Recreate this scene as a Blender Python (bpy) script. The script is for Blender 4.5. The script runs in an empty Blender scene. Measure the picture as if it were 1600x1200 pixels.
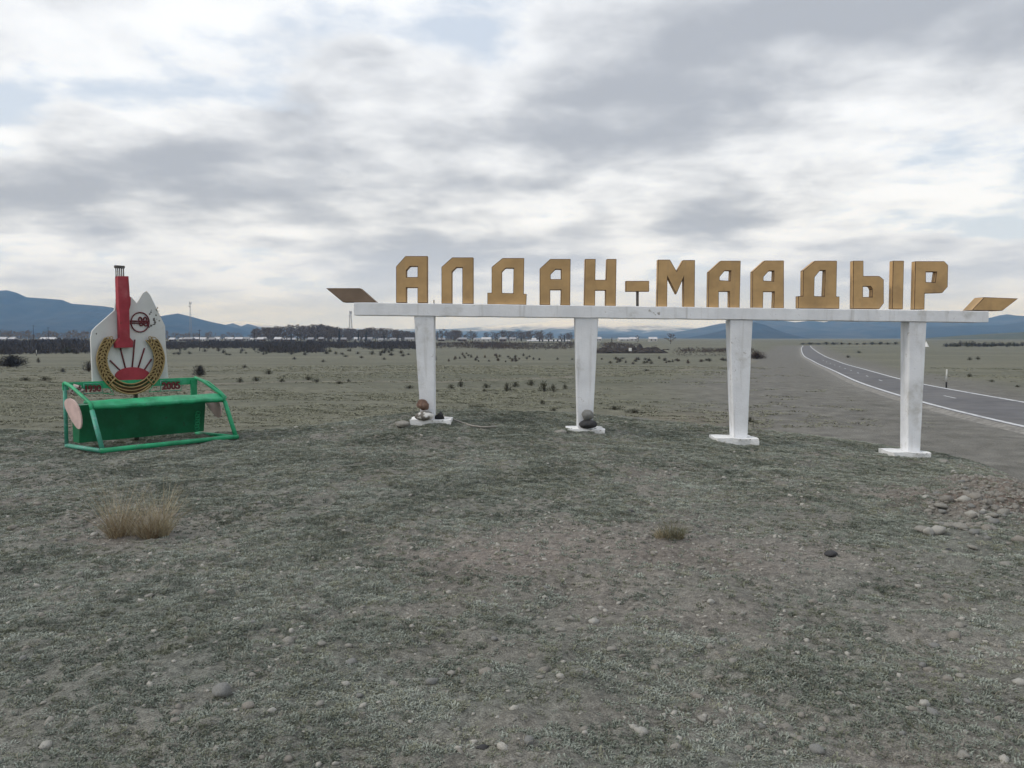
import bpy, bmesh, math, random
import numpy as np
from mathutils import Vector, Matrix, noise as mnoise
rng = random.Random(11)
nrng = np.random.default_rng(5)
sc = bpy.context.scene
C = sc.collection
R = math.radians

# ------------------------------------------------------------------ camera
F = 1250.0                 # focal length in pixels of a 1600 wide frame
EYE = 1.6
PITCH = math.atan(72 / F)
cam = bpy.data.cameras.new('camera'); cam.lens = 36 * F / 1600; cam.sensor_width = 36
cam.clip_start = 0.05; cam.clip_end = 60000
camo = bpy.data.objects.new('camera', cam); C.objects.link(camo)
camo.location = (0, 0, EYE); camo.rotation_euler = (math.pi / 2 - PITCH, 0, 0)
sc.camera = camo

# ------------------------------------------------------------------ light
SUN_EL, SUN_AZ = R(42), R(-100)       # azimuth from +Y (view direction), negative = left
sdir = Vector((math.sin(SUN_AZ) * math.cos(SUN_EL), math.cos(SUN_AZ) * math.cos(SUN_EL), math.sin(SUN_EL)))
sl = bpy.data.lights.new('sun', 'SUN'); sl.energy = 1.35; sl.angle = R(16); sl.color = (1, .95, .88)
so = bpy.data.objects.new('sun', sl); C.objects.link(so)
so.rotation_euler = (-sdir).to_track_quat('-Z', 'Y').to_euler()

def N(t, kind, ins=None, **attrs):
    n = t.nodes.new(kind)
    for k, v in attrs.items(): setattr(n, k, v)
    for k, v in (ins or {}).items():
        s = n.inputs[k]
        if isinstance(v, bpy.types.NodeSocket): t.links.new(v, s)
        else: s.default_value = v
    return n
def M(t, op, a, b=0.0, clamp=False):
    n = N(t, 'ShaderNodeMath', {0: a, 1: b}, operation=op); n.use_clamp = clamp
    return n.outputs[0]
def SS(t, v, lo, hi):
    return N(t, 'ShaderNodeMapRange', {'Value': v, 'From Min': lo, 'From Max': hi}, interpolation_type='SMOOTHSTEP').outputs[0]
def MIX(t, f, a, b, bt='MIX'):
    n = N(t, 'ShaderNodeMix', data_type='RGBA', blend_type=bt)
    for i, v in ((0, f), (6, a), (7, b)):
        if isinstance(v, bpy.types.NodeSocket): t.links.new(v, n.inputs[i])
        else: n.inputs[i].default_value = (v if i == 0 else (*v[:3], 1))
    return n.outputs[2]
def FBM(t, vec, scale, detail=6, rough=.55, dist=0.0):
    return N(t, 'ShaderNodeTexNoise', {'Vector': vec, 'Scale': scale, 'Detail': detail, 'Roughness': rough, 'Distortion': dist}).outputs[0]

SKYZ = 32.35
w = bpy.data.worlds.new('World'); sc.world = w; w.use_nodes = True
t = w.node_tree; t.nodes.clear()
sky = N(t, 'ShaderNodeTexSky', sky_type='NISHITA', sun_disc=False, sun_elevation=SUN_EL, sun_rotation=SUN_AZ, air_density=1.0, dust_density=2.5)
tc = N(t, 'ShaderNodeTexCoord').outputs['Generated']
sp = N(t, 'ShaderNodeSeparateXYZ', {0: tc})
zz = M(t, 'ADD', M(t, 'MAXIMUM', sp.outputs[2], 0.0), 0.17)
px_, py_ = M(t, 'DIVIDE', sp.outputs[0], zz), M(t, 'DIVIDE', sp.outputs[1], zz)
pv = N(t, 'ShaderNodeCombineXYZ', {0: px_, 1: py_, 2: SKYZ}).outputs[0]
pv2 = N(t, 'ShaderNodeVectorMath', {0: pv, 1: (0.16, 0.10, 0.0)}, operation='ADD').outputs[0]
pv3 = N(t, 'ShaderNodeVectorMath', {0: pv, 1: (7.3, 1.9, 2.0)}, operation='ADD').outputs[0]
def VOR(t, vec, scale):
    n = N(t, 'ShaderNodeTexVoronoi', {'Vector': vec, 'Scale': scale, 'Detail': 2.0, 'Roughness': .5}, feature='F1'); n.normalize = True
    return M(t, 'SUBTRACT', 1.0, n.outputs['Distance'])
wob = N(t, 'ShaderNodeVectorMath', {0: N(t, 'ShaderNodeTexNoise', {'Vector': pv, 'Scale': 3.0, 'Detail': 4.0}).outputs[1], 1: (.22, .22, 0)}, operation='MULTIPLY').outputs[0]
pw = N(t, 'ShaderNodeVectorMath', {0: pv, 1: wob}, operation='ADD').outputs[0]
pw2 = N(t, 'ShaderNodeVectorMath', {0: pw, 1: (0.13, 0.12, 0.0)}, operation='ADD').outputs[0]
n1 = FBM(t, pv, .95, 8, .56)
bil = VOR(t, pw, 2.3)
n2 = FBM(t, pv2, .95, 4, .5)
n3 = FBM(t, pv3, 3.4, 7, .6)
edge = M(t, 'SUBTRACT', FBM(t, pw, 2.2, 5, .55), FBM(t, pw2, 2.2, 5, .55))      # lit flank of each puff
den = M(t, 'ADD', n1, M(t, 'MULTIPLY', M(t, 'SUBTRACT', bil, .6), .34))
cover = SS(t, den, .385, .475)
thick = SS(t, M(t, 'ADD', M(t, 'ADD', n2, M(t, 'MULTIPLY', M(t, 'SUBTRACT', bil, .6), .16)), M(t, 'ADD', M(t, 'MULTIPLY', n3, .20), M(t, 'MULTIPLY', edge, -.42))), .46, .80)
white = (10.3, 10.7, 11.3); grey = (4.6, 4.95, 5.6)
cl = MIX(t, thick, white, grey)
blue = MIX(t, .72, sky.outputs[0], (8.3, 9.3, 10.8))
skyc = MIX(t, M(t, 'MULTIPLY', cover, .96), blue, cl)
hor = SS(t, sp.outputs[2], .15, 0.0)
skyc = MIX(t, M(t, 'MULTIPLY', hor, .72), skyc, (8.0, 9.2, 12.0))
bg = N(t, 'ShaderNodeBackground', {'Color': skyc, 'Strength': .1})
wo = N(t, 'ShaderNodeOutputWorld', {'Surface': bg.outputs[0]})
w.cycles.sampling_method = 'MANUAL'; w.cycles.sample_map_resolution = 1024

vs = sc.view_settings
vs.view_transform = 'Standard'; vs.look = 'None'; vs.exposure = 0.0; vs.gamma = 1.0; vs.use_curve_mapping = False
cy = sc.cycles
cy.use_denoising = True
cy.volume_bounces = 0; cy.max_bounces = 4; cy.diffuse_bounces = 3; cy.transparent_max_bounces = 8

# ------------------------------------------------------------------ ground height
def sstep(a, b, x):
    x = np.clip((x - a) / (b - a), 0, 1); return x * x * (3 - 2 * x)
def hash2(ix, iy, seed):
    h = (ix.astype(np.int64) * 374761393 + iy.astype(np.int64) * 668265263 + seed * 1274126177) & 0xffffffff
    h = ((h ^ (h >> 13)) * 1274126177) & 0xffffffff
    h = ((h ^ (h >> 16)) * 2246822519) & 0xffffffff
    return ((h ^ (h >> 15)) & 0xffff) / 65535.0
def vnoise(x, y, s, seed=0):
    x = np.asarray(x, float) / s; y = np.asarray(y, float) / s
    ix, iy = np.floor(x), np.floor(y); fx, fy = x - ix, y - iy
    fx = fx * fx * (3 - 2 * fx); fy = fy * fy * (3 - 2 * fy)
    a = hash2(ix, iy, seed); b = hash2(ix + 1, iy, seed); c = hash2(ix, iy + 1, seed); d = hash2(ix + 1, iy + 1, seed)
    return (a * (1 - fx) + b * fx) * (1 - fy) + (c * (1 - fx) + d * fx) * fy - .5
def fb(x, y, s, o=4, seed=0, g=.5):
    v = 0; a = 1.0
    ca, sa = .8, .6
    for k in range(o):
        v = v + a * vnoise(x, y, s, seed + k); a *= g; s *= .5
        x, y = ca * x - sa * y + 13.7, sa * x + ca * y + 5.1
    return v
TX = [-30, -14, -9, -7, -4, -1.33, 1.17, 3.53, 6.25, 9, 30]
TZ = [0, .0, .01, .01, .04, .235, .10, -.055, -.265, -.5, -.5]
def plain(x, y):
    r = np.hypot(x, y)
    return -2.9 - 1.7 * sstep(45, 220, r) + 2.6 * sstep(430, 860, r) + 0 * x
def mound_d(x, y):
    yc = np.interp(x, [-14, -6, -3, -1, 1, 3, 5, 7], [13.0, 13.0, 13.2, 13.9, 15.0, 15.6, 14.8, 13.4]) + .2 * np.sin(x * 1.3)
    xe = 5.75 + (y - 8.5) * .33 + .25 * np.sin(y * 1.1)
    d1 = y - yc; d2 = x - xe; d3 = -30 - x; d4 = -22 - y
    k = 1.2
    return k * np.log(np.exp(np.clip(d1 / k, -40, 40)) + np.exp(np.clip(d2 / k * 1.6, -40, 40)) + np.exp(np.clip(d3 / k, -40, 40)) + np.exp(np.clip(d4 / k, -40, 40)))
ROADC = None
def roaddist(x, y):
    best = np.full(np.shape(x), 1e9)
    if ROADC is None: return best
    for (a, b) in zip(ROADC[:-1], ROADC[1:]):
        ax, ay = a; dx, dy = b[0] - ax, b[1] - ay
        tt = np.clip(((x - ax) * dx + (y - ay) * dy) / (dx * dx + dy * dy), 0, 1)
        best = np.minimum(best, np.hypot(x - ax - tt * dx, y - ay - tt * dy))
    return best
def ground_z(x, y, fine=False):
    x = np.asarray(x, float); y = np.asarray(y, float)
    top = np.interp(x, TX, TZ) * sstep(3.5, 12, y) + .13 * np.exp(-((x + .4) / 2.6) ** 2 - ((y - 13.9) / 1.6) ** 2)
    heap = .12 * np.exp(-((x - 4.6) / .6) ** 2 - ((y - 7.7) / .6) ** 2) + .12 * np.exp(-((x - 5.6) / .5) ** 2 - ((y - 9.0) / .8) ** 2)
    d = mound_d(x, y) + .6 * fb(x, y, 2.2, 3, 3)
    drop = np.where(d > 0, .36 * (np.sqrt(d * d + 1.6) - 1.265), 0)
    pl = plain(x, y)
    m = np.maximum(top - drop + heap, pl)
    kk = .35
    m = pl + kk * np.log1p(np.exp(np.clip((top + heap - drop - pl) / kk, -30, 30)))
    r = np.hypot(x, y)
    rd = roaddist(x, y)
    flat = sstep(5.0, 11.0, rd)
    z = m + flat * (.10 * fb(x, y, 9, 3, 21) * sstep(16, 40, r) + .25 * fb(x, y, 60, 3, 31) * sstep(40, 140, r))
    if fine:
        nf = 1 - sstep(14, 30, r)
        z = z + nf * (.055 * fb(x, y, .6, 3, 41) + .034 * fb(x, y, .17, 3, 51, .6))
        hp = np.exp(-((x - 4.7) / .8) ** 2 - ((y - 7.9) / 1.0) ** 2)
        z = z + nf * hp * .12 * fb(x, y, .3, 3, 61, .6)
    return z
def gz(x, y, fine=False): return float(ground_z(np.array([x]), np.array([y]), fine)[0])
cp, sp_ = math.cos(PITCH), math.sin(PITCH)
def ray(px, py):
    a, b = (px - 800) / F, (600 - py) / F
    return Vector((a, cp + b * sp_, b * cp - sp_))
def at(px, py, Y):
    d = ray(px, py); return Vector((0, 0, EYE)) + d * (Y / d.y)
def hit(px, py, fn=None, lo=1.5, hi=4000):
    d = ray(px, py); s = np.geomspace(lo, hi, 2500)
    X, Y, Z = d.x * s, d.y * s, EYE + d.z * s
    g = (fn or ground_z)(X, Y)
    k = np.argmax(Z < g)
    if not (Z < g).any(): k = len(s) - 1
    return Vector((X[k], Y[k], g[k]))
# the road's two edges, then its centre line
LE = [(1700, 700), (1600, 672), (1520, 653), (1447, 636), (1405, 622), (1341, 600), (1295, 576.6), (1271.5, 565), (1259, 558.8), (1254.3, 551.9), (1252, 544), (1256, 540.5)]
RE = [(1700, 652), (1600, 632), (1520, 618), (1447, 605), (1406, 595), (1344, 576.6), (1303, 563.6), (1288, 558), (1278, 551.9), (1267, 542.5), (1264, 540)]
def poly_res(pts, n):
    p = np.array(pts); s = np.r_[0, np.cumsum(np.hypot(*np.diff(p, axis=0).T))]
    q = np.linspace(0, 1, n) ** 1.6 * s[-1]
    return np.c_[np.interp(q, s, p[:, 0]), np.interp(q, s, p[:, 1])]
LW = [tuple(hit(a, b, plain, 10)[:2]) for a, b in LE]
RW = [tuple(hit(a, b, plain, 10)[:2]) for a, b in RE]
LW = [(22, 12), (20, -40)][::-1] + LW; RW = [(30, 10), (28, -40)][::-1] + RW
def smooth(p, it=3):
    for _ in range(it): p[1:-1] = (p[:-2] + 2 * p[1:-1] + p[2:]) / 4
    return p
Lr, Rr = smooth(poly_res(LW, 140), 6), smooth(poly_res(RW, 140), 6)
ROADC = [tuple(v) for v in ((Lr + Rr) / 2)[::3]]

# ------------------------------------------------------------------ materials
MATS = {}
def mat(name, col, rough=.8, var=.12, scale=6.0, bump=.0, bscale=40, spec=.3, col2=None, c2scale=3.0, c2lo=.5, c2hi=.7, coord='Object', vcol=None, metal=0, streak=None, objvar=0, col3=None):
    if name in MATS: return MATS[name]
    m = bpy.data.materials.new(name); m.use_nodes = True; t = m.node_tree
    b = t.nodes['Principled BSDF']
    v = N(t, 'ShaderNodeTexCoord').outputs[coord]
    c = (*col, 1)
    if vcol: base = N(t, 'ShaderNodeAttribute', attribute_name=vcol).outputs[0]
    else: base = col
    nz = FBM(t, v, scale, 5, .6)
    dark = MIX(t, SS(t, nz, .3, .7), tuple([1 - var] * 3), tuple([1 + var] * 3))
    cc = MIX(t, 1.0, base, dark, 'MULTIPLY')
    if col2: cc = MIX(t, SS(t, FBM(t, v, c2scale, 7, .65), c2lo, c2hi), cc, col2)
    if col3: cc = MIX(t, SS(t, FBM(t, v, c2scale * 2.7, 8, .7, .4), .63, .68), cc, col3)
    if streak:
        sv = N(t, 'ShaderNodeMapping', {'Vector': v, 'Scale': (9, 9, .7)}).outputs[0]
        cc = MIX(t, M(t, 'MULTIPLY', SS(t, FBM(t, sv, 1.0, 6, .65), .52, .78), .75), cc, streak)
    if objvar:
        cc = MIX(t, N(t, 'ShaderNodeObjectInfo').outputs['Random'], cc, MIX(t, 1.0, cc, tuple([1 - objvar] * 3), 'MULTIPLY'))
    t.links.new(cc, b.inputs['Base Color'])
    b.inputs['Roughness'].default_value = rough; b.inputs['Specular IOR Level'].default_value = spec
    b.inputs['Metallic'].default_value = metal
    if bump:
        bn = N(t, 'ShaderNodeBump', {'Height': FBM(t, v, bscale, 4, .6), 'Strength': bump, 'Distance': .01})
        t.links.new(bn.outputs[0], b.inputs['Normal'])
    MATS[name] = m; return m

WHITE = mat('white_limewash', (.80, .81, .83), .85, .07, 3, .5, 40, .2, (.52, .51, .48), 2.2, .54, .78, streak=(.50, .49, .47), col3=(.38, .36, .33))
WHITE2 = mat('white_footing_paint', (.80, .80, .79), .85, .10, 5, .7, 30, .2, (.34, .31, .27), 4.0, .55, .72, col3=(.22, .19, .16))
OCHRE = mat('ochre_paint', (.55, .355, .165), .62, .14, 3, .2, 40, .35, (.30, .20, .11), 2.4, .55, .85, streak=(.46, .31, .165), objvar=.12)
OCHRED = mat('weathered_brown_paint', (.20, .145, .105), .7, .12, 3, .2, 50, .3)
OEDGE = mat('rusted_sheet_edge', (.13, .085, .05), .8, .3, 12)
GREEN = mat('green_enamel', (.022, .33, .145), .5, .25, 5, .35, 30, .4, (.06, .38, .21), 7, .5, .75, col3=(.085, .06, .04))
GREEND = mat('shaded_green_enamel', (.008, .15, .062), .5, .22, 3, .2, 20, .4, (.02, .18, .09), 4, .5, .75, streak=(.012, .11, .05), col3=(.03, .07, .04))  # drill green darkened, so the shade on the hopper front is in the colour
TEAL = mat('faded_teal_enamel', (.06, .31, .215), .5, .2, 8, .25, 30, .4, (.24, .36, .38), 9, .5, .72, col3=(.12, .075, .05))
PINK = mat('faded_pink_paint', (.56, .42, .39), .75, .12, 6, .1, 30, .2, (.30, .17, .14), 9, .68, .74)
BOARD = mat('emblem_board_white', (.60, .61, .60), .8, .08, 2, .1, 30, .2, (.36, .37, .37), 2.5, .55, .8)
RED = mat('dull_red_paint', (.33, .045, .06), .7, .2, 4, .2, 30, .25, (.42, .12, .13), 3, .5, .8, streak=(.25, .04, .05), col3=(.15, .05, .045))
DRED = mat('dark_red_paint', (.13, .025, .03), .6, .2, 8)
GOLD = mat('gold_paint', (.36, .26, .115), .55, .2, 12, 0, 20, .4)
GOLDB = mat('dark_brown_ground_paint', (.085, .045, .018), .7, .2, 9)
IRON = mat('bare_iron', (.10, .09, .085), .6, .3, 20, .2, 40, .4)
BLACK = mat('black_plastic', (.012, .012, .013), .55, .2, 9)
ASPH = mat('asphalt', (.128, .127, .132), .9, .2, .5, .3, 30, .2, (.165, .162, .16), .12, .42, .7)
LINE = mat('road_paint', (.60, .61, .62), .8, .12, 1.5, 0, 10, .2, (.30, .30, .31), 2, .50, .68)

# ------------------------------------------------------------------ object helpers
def link(name, me, m=None, parent=None):
    o = bpy.data.objects.new(name, me); C.objects.link(o)
    if m is not None and me is not None and len(me.materials) == 0:
        for q in (m if isinstance(m, (list, tuple)) else [m]): me.materials.append(q)
    if parent is not None: o.parent = parent
    return o
def tag(o, label, cat, group=None, kind=None):
    if label: o['label'] = label
    if cat: o['category'] = cat
    if group: o['group'] = group
    if kind: o['kind'] = kind
    return o
def thing(name, label, cat, loc=(0, 0, 0), rz=0, group=None):
    o = bpy.data.objects.new(name, None); C.objects.link(o); o.empty_display_size = .1
    o.location = loc; o.rotation_euler = (0, 0, rz)
    return tag(o, label, cat, group)
def mesh(name, v, f, smooth=False):
    me = bpy.data.meshes.new(name); me.from_pydata([tuple(q) for q in v], [], [tuple(q) for q in f])
    if smooth: me.polygons.foreach_set('use_smooth', [True] * len(me.polygons))
    me.update(); return me
def bm_mesh(bm, name, smooth=False):
    bmesh.ops.recalc_face_normals(bm, faces=bm.faces)
    me = bpy.data.meshes.new(name); bm.to_mesh(me); bm.free()
    if smooth: me.polygons.foreach_set('use_smooth', [True] * len(me.polygons))
    return me
def np_mesh(name, v, f, smooth=True):
    me = bpy.data.meshes.new(name); v = np.asarray(v, np.float32); f = np.asarray(f, np.int32); k = f.shape[1]
    me.vertices.add(len(v)); me.vertices.foreach_set('co', v.ravel())
    me.loops.add(f.size); me.loops.foreach_set('vertex_index', f.ravel())
    me.polygons.add(len(f)); me.polygons.foreach_set('loop_start', np.arange(0, f.size, k, dtype=np.int32))
    me.polygons.foreach_set('loop_total', np.full(len(f), k, np.int32))
    if smooth: me.polygons.foreach_set('use_smooth', np.ones(len(f), bool))
    me.update(calc_edges=True); return me
def add_tube(bm, pts, rad, seg=8, cap=True):
    pts = [Vector(p) for p in pts]; rings = []
    rads = rad if isinstance(rad, (list, tuple)) else [rad] * len(pts)
    up = None
    for i, p in enumerate(pts):
        d = (pts[min(i + 1, len(pts) - 1)] - pts[max(i - 1, 0)]).normalized()
        if up is None: up = d.orthogonal().normalized()
        up = (up - d * up.dot(d)).normalized(); s = d.cross(up)
        rings.append([bm.verts.new(p + (up * math.cos(a) + s * math.sin(a)) * rads[i]) for a in [2 * math.pi * k / seg for k in range(seg)]])
    for a, b in zip(rings[:-1], rings[1:]):
        for k in range(seg): bm.faces.new((a[k], a[(k + 1) % seg], b[(k + 1) % seg], b[k]))
    if cap: bm.faces.new(rings[0][::-1]); bm.faces.new(rings[-1])
def tube_obj(name, pts, rad, m, parent, seg=8):
    bm = bmesh.new(); add_tube(bm, pts, rad, seg); return link(name, bm_mesh(bm, name, True), m, parent)
def prism(name, outer, holes, depth, m, parent, bevel=.006, axis=None, edge_m=None):
    """outline in a plane (list of 2D points) -> extruded solid; axis maps (a, b, depth) to local xyz"""
    axis = axis or (lambda a, b, d: (a, d, b))
    bm = bmesh.new(); loops = []
    for lp in [outer] + list(holes):
        vv = [bm.verts.new((p[0], p[1], 0)) for p in lp]
        for i in range(len(vv)): bm.edges.new((vv[i], vv[(i + 1) % len(vv)]))
    if holes:
        bmesh.ops.triangle_fill(bm, use_beauty=True, edges=bm.edges[:])
    else:
        bm.faces.new(bm.verts[:])
    front = bm.faces[:]
    r = bmesh.ops.extrude_face_region(bm, geom=front)
    nv = [g for g in r['geom'] if isinstance(g, bmesh.types.BMVert)]
    for v in nv: v.co.z = depth
    for v in bm.verts: v.co = Vector(axis(v.co.x, v.co.y, v.co.z))
    bmesh.ops.recalc_face_normals(bm, faces=bm.faces)
    if bevel:
        es = [e for e in bm.edges if len(e.link_faces) == 2 and e.calc_face_angle(0) > .5]
        bmesh.ops.bevel(bm, geom=es, offset=bevel, segments=2, affect='EDGES', profile=.6, clamp_overlap=True, material=1 if edge_m else -1)
    me = bm_mesh(bm, name)
    return link(name, me, [m, edge_m] if edge_m else m, parent)
def box(name, x0, x1, y0, y1, z0, z1, m, parent, bevel=.004, rough=0):
    bm = bmesh.new(); bmesh.ops.create_cube(bm, size=1)
    for v in bm.verts: v.co = Vector((x0 + (v.co.x + .5) * (x1 - x0), y0 + (v.co.y + .5) * (y1 - y0), z0 + (v.co.z + .5) * (z1 - z0)))
    if rough:
        bmesh.ops.subdivide_edges(bm, edges=bm.edges[:], cuts=5, use_grid_fill=True)
        for v in bm.verts: v.co += mnoise.noise_vector(v.co * 7) * rough
    elif bevel: bmesh.ops.bevel(bm, geom=bm.edges[:], offset=bevel, segments=2, affect='EDGES')
    return link(name, bm_mesh(bm, name), m, parent)
def copy_tree(o, parent=None):
    c = o.copy(); C.objects.link(c)
    if parent is not None: c.parent = parent
    for ch in list(o.children): copy_tree(ch, c)
    return c

# ------------------------------------------------------------------ ground sheet
fa = np.arange(-40, 40.01, .15); ba = np.arange(42, 318.1, 4.0)
ang = np.radians(np.r_[fa, ba])
rad = np.r_[np.geomspace(.05, 2.2, 14)[:-1], np.geomspace(2.2, 19, 470)[:-1], np.geomspace(19, 130, 130)[:-1], np.geomspace(130, 1500, 90)[:-1], np.geomspace(1500, 13000, 30)]
A, RR = np.meshgrid(ang, rad)
GX, GY = (np.sin(A) * RR).ravel(), (np.cos(A) * RR).ravel()
GZ = ground_z(GX, GY, True)
na, nr = len(ang), len(rad)
I = np.arange(nr - 1)[:, None] * na + np.arange(na)[None, :]
J = np.arange(nr - 1)[:, None] * na + (np.arange(na)[None, :] + 1) % na
fq = np.stack([I, J, J + na, I + na], -1).reshape(-1, 4)
gme = np_mesh('ground', np.c_[GX, GY, GZ], fq[:, ::-1])
# what covers the soil: thin turf, bare earth, gravel, track
RDIST = roaddist(GX, GY); DST = np.hypot(GX, GY)
def veg_mask(x, y):
    v = .78 + .70 * fb(x, y, 1.7, 4, 71, .6) + .35 * fb(x, y, .45, 3, 81)
    for (cx, cy, rx, ry, a) in ((.9, 6.2, 1.3, .55, .8), (-.1, 5.6, 1.0, .45, .6), (2.0, 5.7, 1.0, .35, .5), (1.2, 4.4, .35, .3, .5), (4.75, 7.9, .8, .9, 1.6), (5.7, 9.2, .5, .9, 1.3), (-2.6, 3.3, .8, .3, .4), (-3.2, 6.2, .5, .35, .6), (.5, 3.3, .5, .2, .4)):
        v = v - .72 * a * np.exp(-((x - cx) / rx) ** 2 - ((y - cy) / ry) ** 2)
    return np.clip(v, 0, 1)
veg = veg_mask(GX, GY)
def lerp(a, b, f): return a * (1 - f[:, None]) + np.asarray(b) * f[:, None]
col = np.tile(np.array([.208, .198, .178]), (len(GX), 1))
col = lerp(col, (.225, .193, .172), np.clip(.5 + 1.3 * fb(GX, GY, 2.3, 3, 91), 0, 1) * .7)
far = sstep(15, 32, DST)
turf_near = np.array([.168, .177, .156])
col = lerp(col, turf_near, veg * .8 * (1 - far))
pc = np.tile(np.array([.150, .151, .118]), (len(GX), 1))
pc = lerp(pc, (.182, .178, .138), np.clip(.5 + 1.1 * fb(GX / 3, GY, 9, 4, 101), 0, 1))
pc = lerp(pc, (.118, .122, .092), np.clip(.1 + 1.3 * fb(GX / 4, GY, 14, 4, 111), 0, .9))
pc = lerp(pc, (.165, .135, .085), np.exp(-((GX - 10.5) / 3.5) ** 2 - ((GY - 42) / 6) ** 2) * .7)
# pale wheel track across the plain
trk = [(-60, 62), (-25, 88), (-8, 86), (6, 100), (22, 122), (48, 175), (75, 240)]
best = np.full(len(GX), 1e9)
for (a, b) in zip(trk[:-1], trk[1:]):
    dx, dy = b[0] - a[0], b[1] - a[1]; q = np.clip(((GX - a[0]) * dx + (GY - a[1]) * dy) / (dx * dx + dy * dy), 0, 1)
    best = np.minimum(best, np.hypot(GX - a[0] - q * dx, GY - a[1] - q * dy))
pc = lerp(pc, (.215, .198, .165), (1 - sstep(.8, 2.6, best)) * .75)
# gravel verge along the road, the wide scraped strip on its near side
side = np.zeros(len(GX)); rc = np.array(ROADC)
gv = 1 - sstep(6.0, 15.0 + 6 * fb(GX, GY, 16, 3, 121), RDIST)
leftstrip = np.clip(1 - sstep(14, 25 + 8 * fb(GX, GY, 20, 3, 131), RDIST), 0, 1) * (GX < np.interp(GY, rc[:, 1], rc[:, 0], left=20))
pc = lerp(pc, (.172, .166, .153), np.clip(np.maximum(gv, leftstrip) * .9, 0, 1))
pc = lerp(pc, (.21, .203, .188), (1 - sstep(3.6, 6.5, RDIST)) * .8)
pc = pc * (1 + .35 * fb(GX, GY, .8, 3, 141)[:, None] * (1 - sstep(60, 140, DST))[:, None])
col = lerp(col, np.zeros(3), far) + pc * far[:, None]
hp = np.exp(-((GX - 4.75) / .7) ** 2 - ((GY - 7.9) / .8) ** 2) + .8 * np.exp(-((GX - 5.7) / .5) ** 2 - ((GY - 9.2) / .9) ** 2)
col = lerp(col, (.17, .14, .12), np.clip(hp * 1.3, 0, 1) * (1 - far))
att = gme.color_attributes.new('Col', 'FLOAT_COLOR', 'POINT')
att.data.foreach_set('color', np.c_[np.clip(col, .01, 1), np.ones(len(col))].astype(np.float32).ravel())
gm = bpy.data.materials.new('steppe_soil'); gm.use_nodes = True; t = gm.node_tree; b = t.nodes['Principled BSDF']
oc = N(t, 'ShaderNodeTexCoord').outputs['Object']
base = N(t, 'ShaderNodeAttribute', attribute_name='Col').outputs[0]
f1 = FBM(t, oc, 22, 6, .7); f2 = FBM(t, oc, 130, 3, .6); f3 = FBM(t, oc, 1.1, 6, .6)
k = MIX(t, SS(t, f1, .28, .72), (.62, .62, .62), (1.32, 1.32, 1.32))
cc = MIX(t, 1.0, base, k, 'MULTIPLY')
cc = MIX(t, 1.0, cc, MIX(t, SS(t, f2, .3, .7), (.62, .62, .62), (1.36, 1.36, 1.34)), 'MULTIPLY')
cc = MIX(t, 1.0, cc, MIX(t, SS(t, f3, .3, .7), (.86, .86, .86), (1.12, 1.12, 1.12)), 'MULTIPLY')
t.links.new(cc, b.inputs['Base Color']); b.inputs['Roughness'].default_value = 1; b.inputs['Specular IOR Level'].default_value = .1
bn = N(t, 'ShaderNodeBump', {'Height': M(t, 'ADD', f1, M(t, 'MULTIPLY', f2, .4)), 'Strength': .8, 'Distance': .02})
t.links.new(bn.outputs[0], b.inputs['Normal'])
go = link('ground', gme, gm); go['kind'] = 'structure'

# ------------------------------------------------------------------ road
def ribbon(name, L, Rt, lift, m, parent=None, crown=0.0):
    n = len(L); v = []; f = []
    us = [0, .25, .5, .75, 1]
    for i in range(n):
        for u in us:
            x, y = L[i] * (1 - u) + Rt[i] * u
            v.append((x, y, float(plain(np.array([x]), np.array([y]))[0]) + .16 + lift + crown * (1 - (2 * u - 1) ** 2)))
    k = len(us)
    for i in range(n - 1):
        for j in range(k - 1): f.append((i * k + j, i * k + j + 1, (i + 1) * k + j + 1, (i + 1) * k + j))
    return link(name, mesh(name, v, f, True), m, parent)
# the far side of each road point lies across from the near side
nrm = []
mid = (Lr + Rr) / 2
tan = np.gradient(mid, axis=0); tan /= np.linalg.norm(tan, axis=1)[:, None]
nr_ = np.c_[tan[:, 1], -tan[:, 0]]
wid = np.array([min(np.hypot(*(Rr - p).T)) for p in Lr])
wid = smooth(np.clip(wid, 4.6, 7.4), 12)
cen = smooth(np.array([(p + Rr[np.argmin(np.hypot(*(Rr - p).T))]) / 2 for p in Lr]), 6)
tan = np.gradient(cen, axis=0); tan /= np.linalg.norm(tan, axis=1)[:, None]; nr_ = np.c_[tan[:, 1], -tan[:, 0]]
hw = wid[:, None] / 2
road = ribbon('road', cen - nr_ * (hw + .35), cen + nr_ * (hw + .35), 0, ASPH); road['kind'] = 'structure'
# side slopes of the road bed
for s in (-1, 1):
    v, f = [], []
    for i in range(len(cen)):
        for off, dz in ((hw[i, 0] + .35, .156), (hw[i, 0] + 2.2, -.35)):
            q = cen[i] + s * nr_[i] * off; v.append((*q, float(plain(q[:1], q[1:])[0]) + dz))
    for i in range(len(cen) - 1): f.append((2 * i, 2 * i + 1, 2 * i + 3, 2 * i + 2))
    link('shoulder', mesh('shoulder', v, f), mat('gravel_shoulder', (.235, .226, .208), .95, .25, 3, .4, 20, .1), road)
for s in (-1, 1):
    ribbon('edge_line', cen + s * nr_ * (hw - .17), cen + s * nr_ * (hw + .17), .006, LINE, road)
cl_s = np.r_[0, np.cumsum(np.hypot(*np.diff(cen, axis=0).T))]
for k in range(18):
    a = 9 + k * 15.0
    q = np.linspace(a, a + 3, 4); P = np.c_[np.interp(q, cl_s, cen[:, 0]), np.interp(q, cl_s, cen[:, 1])]
    nn = np.c_[np.interp(q, cl_s, nr_[:, 0]), np.interp(q, cl_s, nr_[:, 1])]
    ribbon('centre_dash', P - nn * .08, P + nn * .08, .006, LINE, road)

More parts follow.
